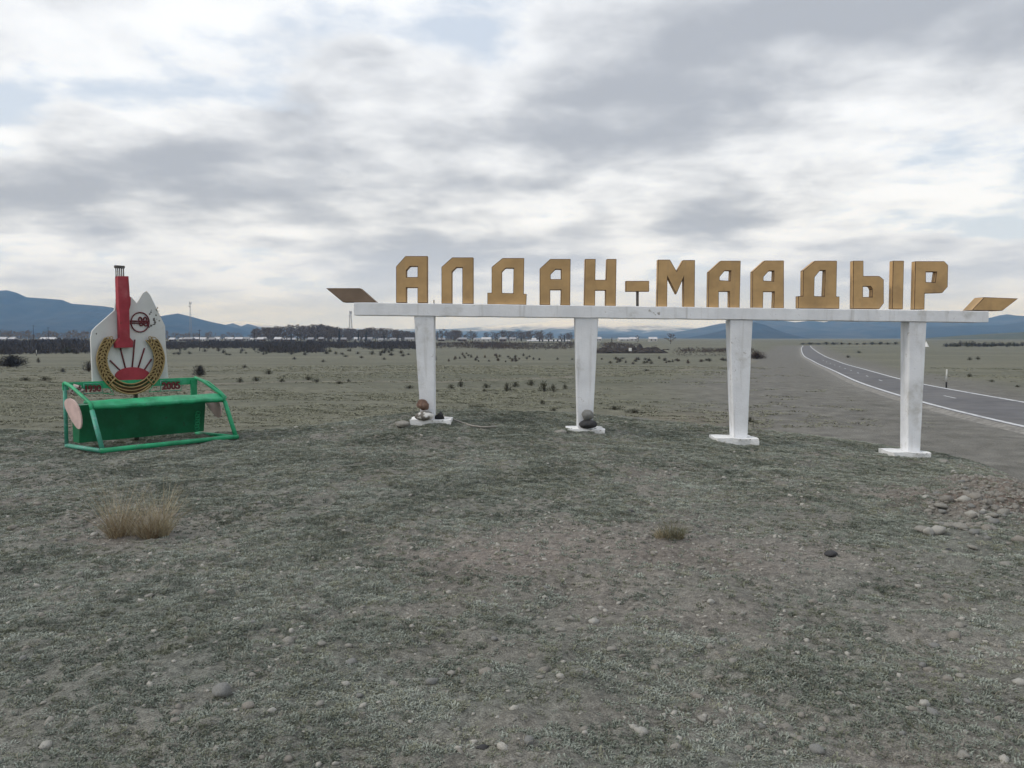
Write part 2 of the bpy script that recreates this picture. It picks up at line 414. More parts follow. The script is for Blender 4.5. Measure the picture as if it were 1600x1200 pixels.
# ------------------------------------------------------------------ village name sign
YF = 12.47
Z2 = lambda x, y: (500 + x / 2.857, 380 + y / 2.857)
Z3 = lambda x, y: (1040 + x / 2.857, 380 + y / 2.857)
def w2(pts, zf, Y=YF):
    out = []
    for p in pts:
        v = at(*zf(*p), Y); out.append((v.x, v.z))
    return out
LETTERS = [
 (Z2, [(339,266),(339,104),(381,57),(480,57),(480,267),(435,267),(435,199),(386,199),(386,266)], [[(386,121),(402,104),(435,104),(435,151),(386,151)]]),
 (Z2, [(542,270),(542,106),(590,63),(685,63),(685,271),(635,271),(635,109),(609,109),(590,128),(590,270)], []),
 (Z2, [(747,274),(747,221),(766,221),(766,106),(815,66),(912,66),(910,226),(923,226),(921,276)], [[(813,222),(813,128),(829,112),(864,112),(862,223)]]),
 (Z2, [(981,276),(981,113),(1028,70),(1119,70),(1117,278),(1074,278),(1076,209),(1028,209),(1028,277)], [[(1030,160),(1030,139),(1052,117),(1076,117),(1076,160)]]),
 (Z2, [(1179,280),(1183,70),(1231,70),(1229,163),(1277,163),(1280,70),(1324,70),(1321,282),(1274,281),(1275,211),(1229,211),(1228,280)], []),
 (Z3, [(-38,286),(-34,73),(20,73),(50,125),(78,75),(132,75),(130,288),(80,287),(80,155),(48,228),(9,152),(7,286)], []),
 (Z3, [(190,289),(192,128),(247,78),(336,78),(331,290),(285,290),(285,216),(238,216),(238,289)], [[(242,165),(242,150),(265,123),(291,123),(288,168)]]),
 (Z3, [(387,290),(388,127),(443,77),(529,77),(529,291),(482,291),(485,217),(437,217),(435,290)], [[(438,167),(438,150),(462,124),(484,124),(482,169)]]),
 (Z3, [(592,291),(592,236),(613,236),(614,122),(668,78),(766,78),(763,238),(777,238),(776,293)], [[(664,236),(666,152),(690,122),(713,122),(708,237)]]),
 (Z3, [(836,293),(838,78),(884,78),(884,146),(955,146),(975,162),(975,268),(955,294)], [[(882,240),(882,193),(915,193),(923,205),(922,240)]]),
 (Z3, [(1011,294),(1016,78),(1065,78),(1060,295)], []),
 (Z3, [(1110,296),(1115,80),(1245,80),(1262,98),(1260,195),(1236,222),(1158,224),(1156,296)], [[(1163,173),(1163,128),(1210,128),(1203,175)]]),
]
BL_, BR_ = at(553, 472.5, 12.40), at(1545, 486, 12.40)     # beam top line
bb0, bb1 = at(553, 492.5, 12.40), at(1545, 504, 12.40)
sign = thing('village_sign', 'long white post and beam sign carrying ochre block letters АЛДАН-МААДЫР', 'sign', (2.5, 12.55, gz(2.5, 12.55)))
so3 = sign.location.copy()
def loc(v): return (v[0] - so3.x, v[1] - so3.y, v[2] - so3.z)
def sz(x):  # top of the beam at x
    return BL_.z + (BR_.z - BL_.z) * (x - BL_.x) / (BR_.x - BL_.x)
bm = bmesh.new(); n = 60
for i in range(n + 1):
    u = i / n; x = BL_.x + (BR_.x - BL_.x) * u
    zt = sz(x) + .006 * mnoise.noise(Vector((x * 3, 0, 1))); zb = bb0.z + (bb1.z - bb0.z) * u + .007 * mnoise.noise(Vector((x * 4, 3, 1)))
    yy = .004 * mnoise.noise(Vector((x * 3, 5, 2)))
    prof = [(12.40 + yy, zb + .008), (12.40 + yy, zt - .008), (12.408 + yy, zt), (12.712, zt), (12.72, zt - .008), (12.72, zb + .008), (12.712, zb), (12.408 + yy, zb)]
    ring = [bm.verts.new(loc((x, a, b_))) for a, b_ in prof]
    if i: 
        for k in range(8): bm.faces.new((prev[k], prev[(k + 1) % 8], ring[(k + 1) % 8], ring[k]))
    else: bm.faces.new(ring)
    prev = ring
bm.faces.new(prev[::-1])
link('beam', bm_mesh(bm, 'beam'), WHITE, sign)
mapl = lambda y0: (lambda a, b, d: loc((a, y0 + d, b)))
for zf, o_, h_ in LETTERS:
    prism('letter', w2(o_, zf), [w2(h, zf) for h in h_], .125, OCHRE, sign, .009, mapl(YF), OEDGE)
hy = prism('hyphen', w2([(1365,168),(1470,168),(1470,216),(1365,216)], Z2), [], .10, OCHRE, sign, .009, mapl(YF), OEDGE)
a0 = at(*Z2(1417, 216), YF + .05); a1 = at(*Z2(1417, 284), YF + .05)
st = tube_obj('stem', [loc(a0), loc((a1.x, a1.y, sz(a1.x) - .02))], .022, IRON, sign); st.parent = hy
o = prism('end_arrow', w2([(28,201),(180,201),(252,264),(104,264)], Z2), [], .22, OCHRED, sign, .009, mapl(12.44), OEDGE); o['label'] = 'weathered brown arrow end plate'
o = prism('end_arrow', w2([(1362,300),(1418,241),(1570,247),(1498,302)], Z3), [], .27, OCHRE, sign, .009, mapl(12.44), OEDGE); o['label'] = 'ochre arrow end plate'
q = at(678, 466, 12.5); tube_obj('iron_stub', [loc((q.x, 12.5, sz(q.x) - .02)), loc((q.x, 12.5, sz(q.x) + .06))], .008, IRON, sign)
POSTS = [((647, 494), (678, 494), (657, 655), (678.5, 655), 655, (637, 707)), ((899, 497), (935, 497), (903, 670), (926, 670), 670, (884, 949)), ((1141, 501), (1176, 501), (1147, 684), (1168, 684), 684, (1118, 1189)), ((1421, 504), (1448, 504), (1419, 706), (1438, 706), 706, (1394, 1459))]
footY = 12.30
for (tl, tr, bl, br, fy, fx) in POSTS:
    y0 = 12.425; D = .285
    TL, TR, BL0, BR0 = at(*tl, y0), at(*tr, y0), at(*bl, y0), at(*br, y0)
    bm = bmesh.new(); n = 10; rings = []
    for i in range(n + 1):
        u = i / n
        l = TL.lerp(BL0, u); r_ = TR.lerp(BR0, u); z = l.z + (.012 if i == 0 else 0)
        zb = (BL0.z - .02) if i == n else z
        nz = .003 * mnoise.noise(Vector((l.x, z * 4, 1)))
        dd = D - .02 * u
        rings.append([bm.verts.new(loc(p)) for p in ((l.x + nz, y0, zb), (r_.x + nz, y0, zb), (r_.x + nz, y0 + dd, zb), (l.x + nz, y0 + dd, zb))])
    for a, b_ in zip(rings[:-1], rings[1:]):
        for k in range(4): bm.faces.new((a[k], a[(k + 1) % 4], b_[(k + 1) % 4], b_[k]))
    bm.faces.new(rings[0]); bm.faces.new(rings[-1])
    bmesh.ops.recalc_face_normals(bm, faces=bm.faces)
    bmesh.ops.bevel(bm, geom=[e for e in bm.edges if e.calc_face_angle(0) > .6], offset=.008, segments=2, affect='EDGES')
    p = link('post', bm_mesh(bm, 'post'), WHITE, sign)
    cx = (BL0.x + BR0.x) / 2; L0, R0 = at(fx[0] + 3, fy, footY).x, at(fx[1] - 3, fy, footY).x
    zt = BL0.z
    f_ = box('footing', 0, R0 - L0, 0, .52, -.30, 0, WHITE2, p, 0, .018)
    f_.location = loc((L0, footY, zt + .005)); f_.rotation_euler = (0, R(1.0), 0)

# ------------------------------------------------------------------ seed drill monument
YAW = R(50); wv = Vector((math.cos(YAW), math.sin(YAW), 0)); dv = Vector((-math.sin(YAW), math.cos(YAW), 0))
FL = Vector((-5.51, 10.7, .05)); WD, DP = 1.98, 1.19
mon = thing('seed_drill_monument', 'green seed drill frame with hopper bearing a white emblem board and red pillar', 'monument', FL, YAW)
LM = Matrix.Translation(FL) @ Matrix.Rotation(YAW, 4, 'Z'); LMi = LM.inverted()
def onp(px, py, tt):   # a point on the upright plane at depth tt, in the monument's own axes
    o_ = LMi @ Vector((0, 0, EYE)); d = (LMi.to_3x3() @ ray(px, py)); s = (tt - o_.y) / d.y
    q = o_ + d * s; return (q.x, q.z)
T_ = lambda pts, tt: [onp(80 + x / 3.75, 400 + y / 3.75, tt) for x, y in pts]
U_ = lambda pts, tt: [onp(120 + x / 5.456, 400 + y / 5.4545, tt) for x, y in pts]
# frame
for u0, m_ in ((0, TEAL), (WD, GREEN)):
    tube_obj('back_post', [(u0, DP, -.06), (u0, DP, .90)], .028, m_, mon)
    tube_obj('foot_rail', [(u0, -.02, .03), (u0, DP, .0)], .032, m_, mon)
    tube_obj('front_leg', [(u0, 0, .03), (u0, .30, .56)], .033, TEAL if u0 == 0 else GREEN, mon)
    tube_obj('arm_rail', [(u0, .30, .56), (u0, .36, .66), (u0, .95, .86), (u0, DP, .905)], .024, GREEN, mon)
tube_obj('front_bar', [(-.03, 0, .035), (WD + .03, 0, .035)], .035, GREEN, mon, 10)
box('back_bar', -.03, WD + .03, DP - .02, DP + .02, .80, .91, GREEN, mon)
box('bar_bracket', WD - .10, WD, DP - .06, DP - .022, .62, .87, GREEN, mon)
tube_obj('guard_rod', [(WD + .02, DP - .05, .90), (WD + .07, DP - .3, .84), (WD + .08, .55, .70), (WD + .08, .40, .62), (WD + .02, .36, .58)], .014, GREEN, mon)
# hopper: an open trough of sheet steel and its rippled lid
def hop(u): return [(.80, .60), (.88, .06), (1.08, .06), (1.10, .60)]
v = [(u, a, b_) for u in (.05, WD - .04) for a, b_ in hop(u)]
hopper = link('hopper', mesh('hopper', v, [(0, 1, 5, 4), (1, 2, 6, 5), (2, 3, 7, 6), (3, 0, 4, 7), (3, 2, 1, 0), (4, 5, 6, 7)]), GREEND, mon)
bm = bmesh.new(); nu, nt = 60, 14; g = {}
for s_ in (0, 1):
    for i in range(nu + 1):
        for j in range(nt + 1):
            u = .03 + (WD - .03) * i / nu; q = j / nt; a = .31 + .33 * q
            z = .612 + .06 * q + .03 * math.sin(q * math.pi) + .012 * mnoise.noise(Vector((u * 4, a * 6, 3))) - (.035 + .02 * (q < .05)) * s_
            g[s_, i, j] = bm.verts.new((u, a, z))
for i in range(nu):
    for j in range(nt):
        bm.faces.new((g[0, i, j], g[0, i + 1, j], g[0, i + 1, j + 1], g[0, i, j + 1])); bm.faces.new((g[1, i, j], g[1, i, j + 1], g[1, i + 1, j + 1], g[1, i + 1, j]))
for i in range(nu):
    for j in (0, nt): bm.faces.new((g[0, i, j], g[1, i, j], g[1, i + 1, j], g[0, i + 1, j]))
for j in range(nt):
    for i in (0, nu): bm.faces.new((g[0, i, j], g[0, i, j + 1], g[1, i, j + 1], g[1, i, j]))
lid = link('hopper_lid', bm_mesh(bm, 'hopper_lid', True), GREEN, mon)
# raised chain pattern on the hopper's sloping front, near its right end
nrmf = Vector((0, -.99, -.1)).normalized()
for k in range(7):
    q = .45 + .075 * k; c0 = Vector((WD - .16 - .01 * (k % 2), .80 + .08 * q, .60 - .54 * q)) + nrmf * .008
    e1, e2 = Vector((1, 0, 0)), Vector((0, .06, -.56)).normalized()
    tube_obj('chain_link', [c0 + e1 * .035 * math.cos(a) + e2 * .03 * math.sin(a) for a in np.linspace(0, 2 * math.pi, 13)], .006, GREEN, mon, 5).parent = hopper
# the faded pink end plates
def plate(u0, sgn):
    c0 = Vector((.76, .53)); ax = Vector((.86, .50)).normalized(); pr = Vector((-ax.y, ax.x))
    L, W = .31, .15; pts = []
    for k in range(28):
        a = 2 * math.pi * k / 28
        q = c0 + ax * L * math.cos(a) + pr * W * math.sin(a) * (1 + .18 * math.cos(a + math.pi)) - pr * .05 * math.cos(a) ** 2
        pts.append((q.x, q.y))
    return prism('end_plate', pts, [], .02 * sgn, PINK, mon, .003, lambda a, b, d: (u0 + d, a, b))
plate(-.045, -1); plate(WD + .045, 1)
# emblem board on its pole
pole_u = onp(217, 620, DP)[0]
tube_obj('pole', [(pole_u, DP + .11, -.12), (pole_u, DP + .11, 1.2)], .035, mat('rusty_pole', (.09, .07, .055), .8, .3, 8), mon)
tb = DP + .025
outl = T_([(243,738),(232,482),(240,440),(262,415),(325,360),(372,318),(380,250),(455,238),(470,240),(502,276),(540,215),(560,205),(580,228),(668,410),(672,520),(688,735)], tb)
board = prism('emblem_board', outl, [], .035, BOARD, mon, .004, lambda a, b, d: (a, tb + d, b))
fr = lambda dd: (lambda a, b, d: (a, tb - dd - d, b))
# chips out of the paint
for k in range(26):
    x, y = rng.uniform(570, 640), rng.uniform(300, 420)
    if k > 20: x, y = rng.choice([(265, 455), (460, 268), (585, 545), (600, 590), (330, 600), (590, 470)])
    s_ = rng.uniform(2.5, 7); pts = [(x + s_ * rng.uniform(.5, 1.2) * math.cos(a), y + s_ * rng.uniform(.5, 1.4) * math.sin(a)) for a in np.linspace(0, 5.4, 6)]
    prism('paint_chip', T_(pts, tb), [], .003, IRON, board, 0, fr(.0))
pillar = prism('red_pillar', T_([(373,120),(436,120),(444,238),(450,246),(449,285),(440,318),(444,478),(466,500),(462,536),(366,538),(364,508),(388,480),(384,330),(378,300)], tb - .02), [], .10, RED, mon, .005, lambda a, b, d: (a, tb - .02 - d, b))
pillar['label'] = 'tall red pillar rising past the board'
for k in range(5):
    x = 378 + k * 11; p0 = T_([(x + 3, 128), (x, 58)], tb - .06)
    tube_obj('reinforcing_rod', [(p0[0][0], tb - .06, p0[0][1]), (p0[1][0], tb - .06, p0[1][1])], .0085, IRON, pillar, 6)
p0 = T_([(371, 62), (427, 60)], tb - .06)
box('rod_cap', p0[0][0], p0[1][0], tb - .09, tb - .035, p0[0][1] - .02, p0[0][1] + .02, IRON, pillar)
# red rising sun and its rays
sunp = [(372,706)] + [(475 + 104 * math.cos(a), 706 - 55 * math.sin(a)) for a in np.linspace(math.pi, 0, 17)][1:-1] + [(582,700), (555,728), (515,745), (475,750), (430,745), (395,728)]
prism('rising_sun', T_(sunp, tb), [], .02, RED, board, .003, fr(.002))
for (x0, y0, x1, y1) in ((402,668,345,612), (435,655,405,540), (475,652,490,490), (510,655,547,540), (545,668,588,604)):
    p0 = T_([(x0, y0), (x1, y1)], tb - .012)
    tube_obj('sun_ray', [(p0[0][0], tb - .012, p0[0][1]), (p0[1][0], tb - .012, p0[1][1])], .011, DRED, board, 6)
# ring with a key shaped mark
cxy = (521, 388)
ring_pts = T_([(cxy[0] + 53 * math.cos(a), cxy[1] + 57 * math.sin(a)) for a in np.linspace(0, 2 * math.pi, 41)], tb - .014)
ringo = tube_obj('badge_ring', [(a, tb - .014, b_) for a, b_ in ring_pts], .010, DRED, board, 6)
for y in (381, 393):
    p0 = T_([(462, y), (570, y + 1)], tb - .012); tube_obj('badge_bar', [(p0[0][0], tb - .012, p0[0][1]), (p0[1][0], tb - .012, p0[1][1])], .011, DRED, board, 6)
for (x, y, rx, ry) in ((522,372,9,13), (551,372,9,13), (528,398,9,10), (555,396,12,13)):
    p0 = T_([(x + rx * math.cos(a), y + ry * math.sin(a)) for a in np.linspace(0, 2 * math.pi, 17)], tb - .012)
    tube_obj('badge_loop', [(a, tb - .012, b_) for a, b_ in p0], .011, DRED, board, 6)
# wheat wreath
WC = (464, 600)
def wpt(a, k, ph=0):   # k: 0 inner edge .. 1 outer edge, a: angle from straight down
    rx, ry = 140 + 58 * k, 150 + 58 * k
    top = max(0, (abs(a) - 1.6)) ; sh = 1 - .10 * top
    return (WC[0] + rx * math.sin(a) * sh, WC[1] + ry * math.cos(a) * (1 if math.cos(a) > 0 else .98))
tw = tb - .045
A0, A1 = -2.42, 2.38
band = [wpt(a, 1.0) for a in np.linspace(A0 + .22, A1 - .25, 60)] + [wpt(a, 0) for a in np.linspace(A1, A0, 60)]
wreath = prism('wreath', T_(band, tw), [], .015, GOLDB, board, 0, lambda a, b, d: (a, tw + d, b))
for k_, e in ((0, 0), (.33, .07), (.66, .14), (1, .22)):
    p0 = T_([wpt(a, k_) for a in np.linspace(A0 + e, A1 - e, 60)], tw)
    if k_ in (0, 1): tube_obj('wreath_rim', [(a, tw - .008, b_) for a, b_ in p0], .010, GOLD, wreath, 6)
    else:
        p0 = T_([wpt(a, k_) for a in np.linspace(-.95, .95, 40)], tw); tube_obj('wreath_stalk', [(a, tw - .006, b_) for a, b_ in p0], .0095, GOLD, wreath, 6)
p0 = T_([(WC[0] + 218 * math.sin(a) * .78, WC[1] + 208 * math.cos(a) ) for a in np.linspace(-.75, .75, 30)], tw)
tube_obj('wreath_stalk', [(a, tw - .02, b_) for a, b_ in p0], .012, GOLD, wreath, 6)
for sg in (-1, 1):
    for a in (.72, ):
        p0 = T_([wpt(sg * a, -.02), wpt(sg * a, 1.02)], tw); tube_obj('wreath_tie', [(q[0], tw - .022, q[1]) for q in p0], .011, GOLD, wreath, 6)
for sg in (-1, 1):
    bm = bmesh.new()
    for i in range(11):
        a = .92 + i * .132
        for (k0, tilt) in ((.25, .10), (.75, -.10), (.5, 0)):
            a_ = a + (.065 if k0 == .5 else 0)
            loop = []
            for q in np.linspace(0, 2 * math.pi, 11):
                da, dk = .072 * math.cos(q), .155 * math.sin(q)
                loop.append(wpt(sg * (a_ + da), k0 + dk + tilt * math.cos(q) * 1.3))
            p0 = T_(loop, tw); add_tube(bm, [(x, tw - .010, z) for x, z in p0], .0068, 5, False)
    o = link('wheat_ear', bm_mesh(bm, 'wheat_ear', True), GOLD, wreath); o['kind'] = 'stuff'
# year plates hung on the back bar
def year(text, x0, x1, yt, yb, x2):
    tp = DP - .055
    c = [onp(x0, yt, tp), onp(x1, yt - 1, tp), onp(x1, yb - 1, tp), onp(x0, yb, tp)]
    fr_ = tube_obj('plate_frame', [(c[i % 4][0], tp, c[i % 4][1]) for i in (0, 1, 2, 3, 0)], .008, TEAL, mon, 5)
    e = onp(x2, yb + 1.5, tp); s = c[3] if abs(x2 - x0) < abs(x2 - x1) else c[2]
    tube_obj('frame_stay', [(s[0], tp, s[1]), (e[0], tp, e[1]), (e[0] + (.06 if x2 < x0 else -.06), tp, e[1] + .10)], .008, GREEN, fr_, 5)
    cu = bpy.data.curves.new('year', 'FONT'); cu.body = text; cu.extrude = .008; cu.size = 1; cu.offset = .035
    tmp = bpy.data.objects.new('year', cu); C.objects.link(tmp)
    me = bpy.data.meshes.new_from_object(tmp.evaluated_get(bpy.context.evaluated_depsgraph_get())); bpy.data.objects.remove(tmp)
    vv = np.array([q.co for q in me.vertices]); mn, mx = vv.min(0), vv.max(0)
    z0 = (c[3][1] + c[2][1]) / 2 + .02; z1 = (c[0][1] + c[1][1]) / 2 - .02; u0, u1 = c[0][0] + .02, c[1][0] - .02
    for q in me.vertices:
        q.co = Vector((u0 + (q.co.x - mn[0]) / (mx[0] - mn[0]) * (u1 - u0), tp - q.co.z * 1, z0 + (q.co.y - mn[1]) / (mx[1] - mn[1]) * (z1 - z0)))
    link('year_number', me, DRED, fr_)
year('1930', 131, 160, 600, 615, 178)
year('2005', 251, 283, 595, 611, 233)

bm = bmesh.new(); bmesh.ops.create_icosphere(bm, subdivisions=3, radius=1)
for v in bm.verts: v.co = v.co * (1 + .7 * mnoise.noise(v.co * 1.7 + Vector((3, 9, 1))) + .3 * mnoise.noise(v.co * 4)); v.co = Vector((v.co.x * .10, v.co.y * .05, v.co.z * .075))
rag = link('tied_rag', bm_mesh(bm, 'tied_rag', True), mat('faded_rag_cloth', (.52, .45, .42), .95, .15, 9, 0, 20, .1, (.10, .04, .04), 12, .50, .56))
rag.location = LM @ Vector((.12, DP - .07, .80)); tag(rag, 'faded pinkish white rag tied to the corner of the green drill frame', 'rag')
# ------------------------------------------------------------------ stones
def stone_mesh(seed, flat=.6, sub=3, rough=.34):
    bm = bmesh.new(); bmesh.ops.create_icosphere(bm, subdivisions=sub, radius=1)
    r2 = random.Random(seed); off = Vector((r2.uniform(0, 50), r2.uniform(0, 50), r2.uniform(0, 50))); sx = r2.uniform(.7, 1.0)
    for v in bm.verts:
        n_ = mnoise.noise(v.co * 1.1 + off) * rough * 1.6 + mnoise.noise(v.co * 2.6 + off) * rough * .7
        v.co = v.co * (1 + n_); v.co.y *= sx; v.co.z *= flat
    return bm_mesh(bm, 'stone', True)
STM = [mat('pale_river_stone', (.25, .24, .215), .85, .2, 8, .3, 20, .25, (.16, .15, .14), 6, .55, .75),
       mat('grey_river_stone', (.20, .20, .19), .85, .2, 8, .3, 20, .25),
       mat('buff_river_stone', (.235, .218, .192), .85, .2, 8, .3, 20, .25, (.14, .12, .10), 6, .55, .75),
       mat('white_quartz_stone', (.34, .33, .30), .8, .15, 8, .2, 20, .25),
       mat('dark_stone', (.05, .05, .052), .8, .25, 8, .3, 20, .25)]
SM = []
for k in range(8):
    me = stone_mesh(k, .45 + .05 * (k % 4), 2); me.materials.append(STM[[0, 0, 2, 1, 0, 2, 1, 3][k]]); SM.append(me)
def put_stone(x, y, s, me, label, cat='stone', group=None, sink=.35, rz=None, z=None, name='stone'):
    o = link(name, me)
    o.location = (x, y, (gz(x, y, True) if z is None else z) + s * .5 * (1 - 2 * sink) * .5)
    o.scale = (s / 2, s / 2, s / 2); o.rotation_euler = (rng.uniform(-.2, .2), rng.uniform(-.2, .2), rng.uniform(0, 6.28) if rz is None else rz)
    return tag(o, label, cat, group)
# the painted and stacked stones on the footings
def special(px, py, Y, wpx, hpx, seed, m, label, rz=0.0, ry=0.0):
    me = stone_mesh(seed, 1.0, 3, .16); me.materials.append(m)
    o = link('stone', me); c_ = at(px, py, Y); k_ = Y / F
    co = np.array([q.co for q in me.vertices]); ex = (co.max(0) - co.min(0)); mdl = (co.max(0) + co.min(0)) / 2
    for q in me.vertices: q.co = Vector(((q.co.x - mdl[0]) / ex[0] * wpx * k_, (q.co.y - mdl[1]) / ex[1] * wpx * k_ * .8, (q.co.z - mdl[2]) / ex[2] * hpx * k_))
    o.location = c_; o.rotation_euler = (0, ry, rz); return tag(o, label, 'stone')
BRN = mat('reddish_brown_stone', (.15, .09, .068), .75, .3, 9, .3, 20, .3, (.30, .20, .15), 7, .5, .7)
STR = mat('white_smeared_stone', (.20, .185, .165), .85, .2, 12, .5, 14, .2, (.68, .67, .64), 11, .47, .55)
special(663, 650.5, 12.33, 30, 17, 101, STR, 'rough stone smeared with white paint under a reddish stone')
special(661, 632.5, 12.33, 20, 17, 102, BRN, 'reddish brown rounded stone balanced on the white smeared stone', 0, .3)
special(629, 663, 12.15, 26, 12, 103, STM[0], 'pale flat boulder beside the footing with the reddish stone')
special(919, 663, 12.36, 29, 14, 104, STM[4], 'dark grey flat stone resting on the footing')
special(918.5, 649, 12.36, 20, 18, 105, STM[1], 'mid grey stone balanced on the dark flat stone', 0, .35)
special(875, 676, 12.1, 21, 10, 106, STM[0], 'pale flat boulder beside the footing of the stacked grey stones')
special(1474, 722, 11.9, 17, 9, 107, STM[0], 'pale rounded boulder just past the footing at the mound edge')
bq = at(686, 655, 12.45)
blk = link('black_rag', stone_mesh(55, .8, 2, .5), BLACK); blk.location = (bq.x, 12.55, gz(bq.x, 12.55) + .06); blk.scale = (.085, .07, .10)
tag(blk, 'crumpled black rag lying behind the white smeared stone', 'rag')
cp_ = []
for px, py in ((690, 653), (705, 656), (722, 661), (738, 666), (755, 668.5), (775, 669)):
    q = hit(px, py); cp_.append((q.x, q.y, gz(q.x, q.y, True) + .022))
cable = tube_obj('cable', cp_, .014, mat('pale_cable', (.30, .28, .25), .7, .2, 9), None, 6); tag(cable, 'pale stiff cable trailing over the ground from the sign footing', 'cable')

# ------------------------------------------------------------------ scattered stones on the mound
def stone_label(k, s, q):
    c_ = ['pale', 'pale', 'buff', 'mid grey', 'pale', 'buff', 'mid grey', 'whitish'][k]
    w_ = 'large ' if s > .10 else '' if s > .06 else 'small '
    z_ = 'just in front of the sign footings' if q.y > 9 and q.x > -3 else 'near the seed drill' if q.y > 8 else 'around the dry tussock' if q.x < -2 else 'beside the olive grass tuft' if q.y > 5.2 else 'on the open turf well before the sign'
    return '%s%s stone lying in thin turf %s' % (w_, c_, z_)
known = [(233,931,18),(452,1005,26),(430,984,16),(345,1088,40),(500,1102,20),(275,1115,22),(355,1106,14),(425,1122,16),(157,1041,14),(96,994,14),(80,988,10),(35,1032,18),(190,995,12),(310,780,10),(405,792,10),(560,890,14),
 (1145,1036,18),(1110,1012,16),(1185,1020,14),(1130,998,14),(1205,1019,14),(1171,1170,20),(1190,1138,16),(990,1135,18),(965,1134,10),(1296,1028,16),(1426,1118,18),(1410,1148,14),(1500,1060,18),(1480,1064,20),(1512,1106,16),(1593,1073,22),(1571,881,22),(1275,838,14),(1150,730,11),(1236,735,10),(1335,780,9),(1535,1020,14),(1436,884,12),(1245,886,11),(1240,1148,14),(1106,1024,12),(1010,985,12),(1055,1100,10),(845,1060,16),(700,1075,10),(562,1082,18),(540,1066,16),(520,1080,12),(215,695,9),(60,790,14),(30,778,14),(110,795,12),(20,830,16),(100,848,10),(440,895,9),(735,848,9),(1505,1188,26),(1560,1130,18),(1580,1160,14),(870,985,9),(265,707,14),(345,760,8)]
for i, (px, py, wp) in enumerate(known):
    q = hit(px, py, None); s = wp * q.y / F * .9
    put_stone(q.x, q.y, s, SM[i % 8], stone_label(i % 8, s, q), 'stone', 'stones scattered over the mound')
for i in range(95):
    py = 700 + 480 * rng.random() ** 1.3; px = rng.uniform(5, 1595)
    q = hit(px, py)
    if mound_d(q.x, q.y) > -.3: continue
    k = rng.randrange(8); s = rng.uniform(.03, .065)
    put_stone(q.x, q.y, s, SM[k], stone_label(k, s, q), 'stone', 'stones scattered over the mound')
for px, py, wp, la in ((985, 802, 15, 'small black stone lying just behind the greenish grass tuft'), (1298, 865, 22, 'dark flat stone in the turf between the olive tuft and the stony heap'), (1485, 858, 14, 'dark flat stone in the turf beside the stony heap'), (755, 1172, 20, 'dark slate coloured flat stone half buried in the bare foreground soil')):
    q = hit(px, py); me = stone_mesh(200 + px, .4, 2); me.materials.append(STM[4]); put_stone(q.x, q.y, wp * q.y / F, me, la)
# stones of the earth heap at the mound's edge
nheap = 0
while nheap < 120:
    px, py = rng.gauss(1520, 52), rng.gauss(795, 34)
    if not (1430 < px < 1604 and 720 < py < 870) or py < 700 + (px - 1430) * .40: continue
    q = hit(px, py); s = rng.choice([.03, .04, .05, .05, .06, .07, .08, .10, .13]) * rng.uniform(.8, 1.15)
    k = rng.randrange(8)
    put_stone(q.x, q.y, s, SM[k], '%s%s cobble spilling out of the earth heap at the mound edge' % ('large ' if s > .09 else '' if s > .055 else 'small ', ['pale', 'pale', 'buff', 'mid grey', 'pale', 'buff', 'mid grey', 'whitish'][k]), 'stone', 'cobbles in the earth heap', .3); nheap += 1

# ------------------------------------------------------------------ low plants and pebbles on the mound (uncountable)
def blade_mesh(name, n, rmin, rmax, hmin, hmax, wdt, lean, seed, segs=2, curl=.5):
    r2 = random.Random(seed); v, f = [], []
    for i in range(n):
        a = r2.uniform(0, 6.283); rr = rmax * math.sqrt(r2.random()); x, y = rr * math.cos(a), rr * math.sin(a)
        h = r2.uniform(hmin, hmax) * (1 - .4 * rr / rmax); la = a + r2.gauss(0, .8); ln = lean * (.3 + rr / rmax) * r2.uniform(.5, 1.4)
        sx, sy = -math.sin(la), math.cos(la); base = len(v)
        tw_ = r2.uniform(0, 3.14); sx, sy = math.cos(tw_), math.sin(tw_)
        for k in range(segs + 1):
            q = k / segs; ww = wdt * (1 - .75 * q) * r2.uniform(.85, 1.15)
            cx, cy = x + math.cos(la) * ln * h * (q + curl * q * q), y + math.sin(la) * ln * h * (q + curl * q * q)
            cz = h * (q - .35 * lean * q * q) - (.006 if k == 0 else 0)
            v += [(cx - sx * ww, cy - sy * ww, cz), (cx + sx * ww, cy + sy * ww, cz)]
            if k: f.append((base + 2 * k - 2, base + 2 * k - 1, base + 2 * k + 1, base + 2 * k))
    return mesh(name, v, f)
def leaf_mat(name, c1, c2):
    m = bpy.data.materials.new(name); m.use_nodes = True; t = m.node_tree; b = t.nodes['Principled BSDF']
    oi = N(t, 'ShaderNodeObjectInfo').outputs['Random']
    lc = N(t, 'ShaderNodeObjectInfo').outputs['Location']; pn = SS(t, FBM(t, lc, .9, 5, .6), .34, .66)
    cc = MIX(t, M(t, 'ADD', M(t, 'MULTIPLY', oi, .45), M(t, 'MULTIPLY', pn, .6)), c1, c2); t.links.new(cc, b.inputs['Base Color']); b.inputs['Roughness'].default_value = .9; b.inputs['Specular IOR Level'].default_value = .1
    return m
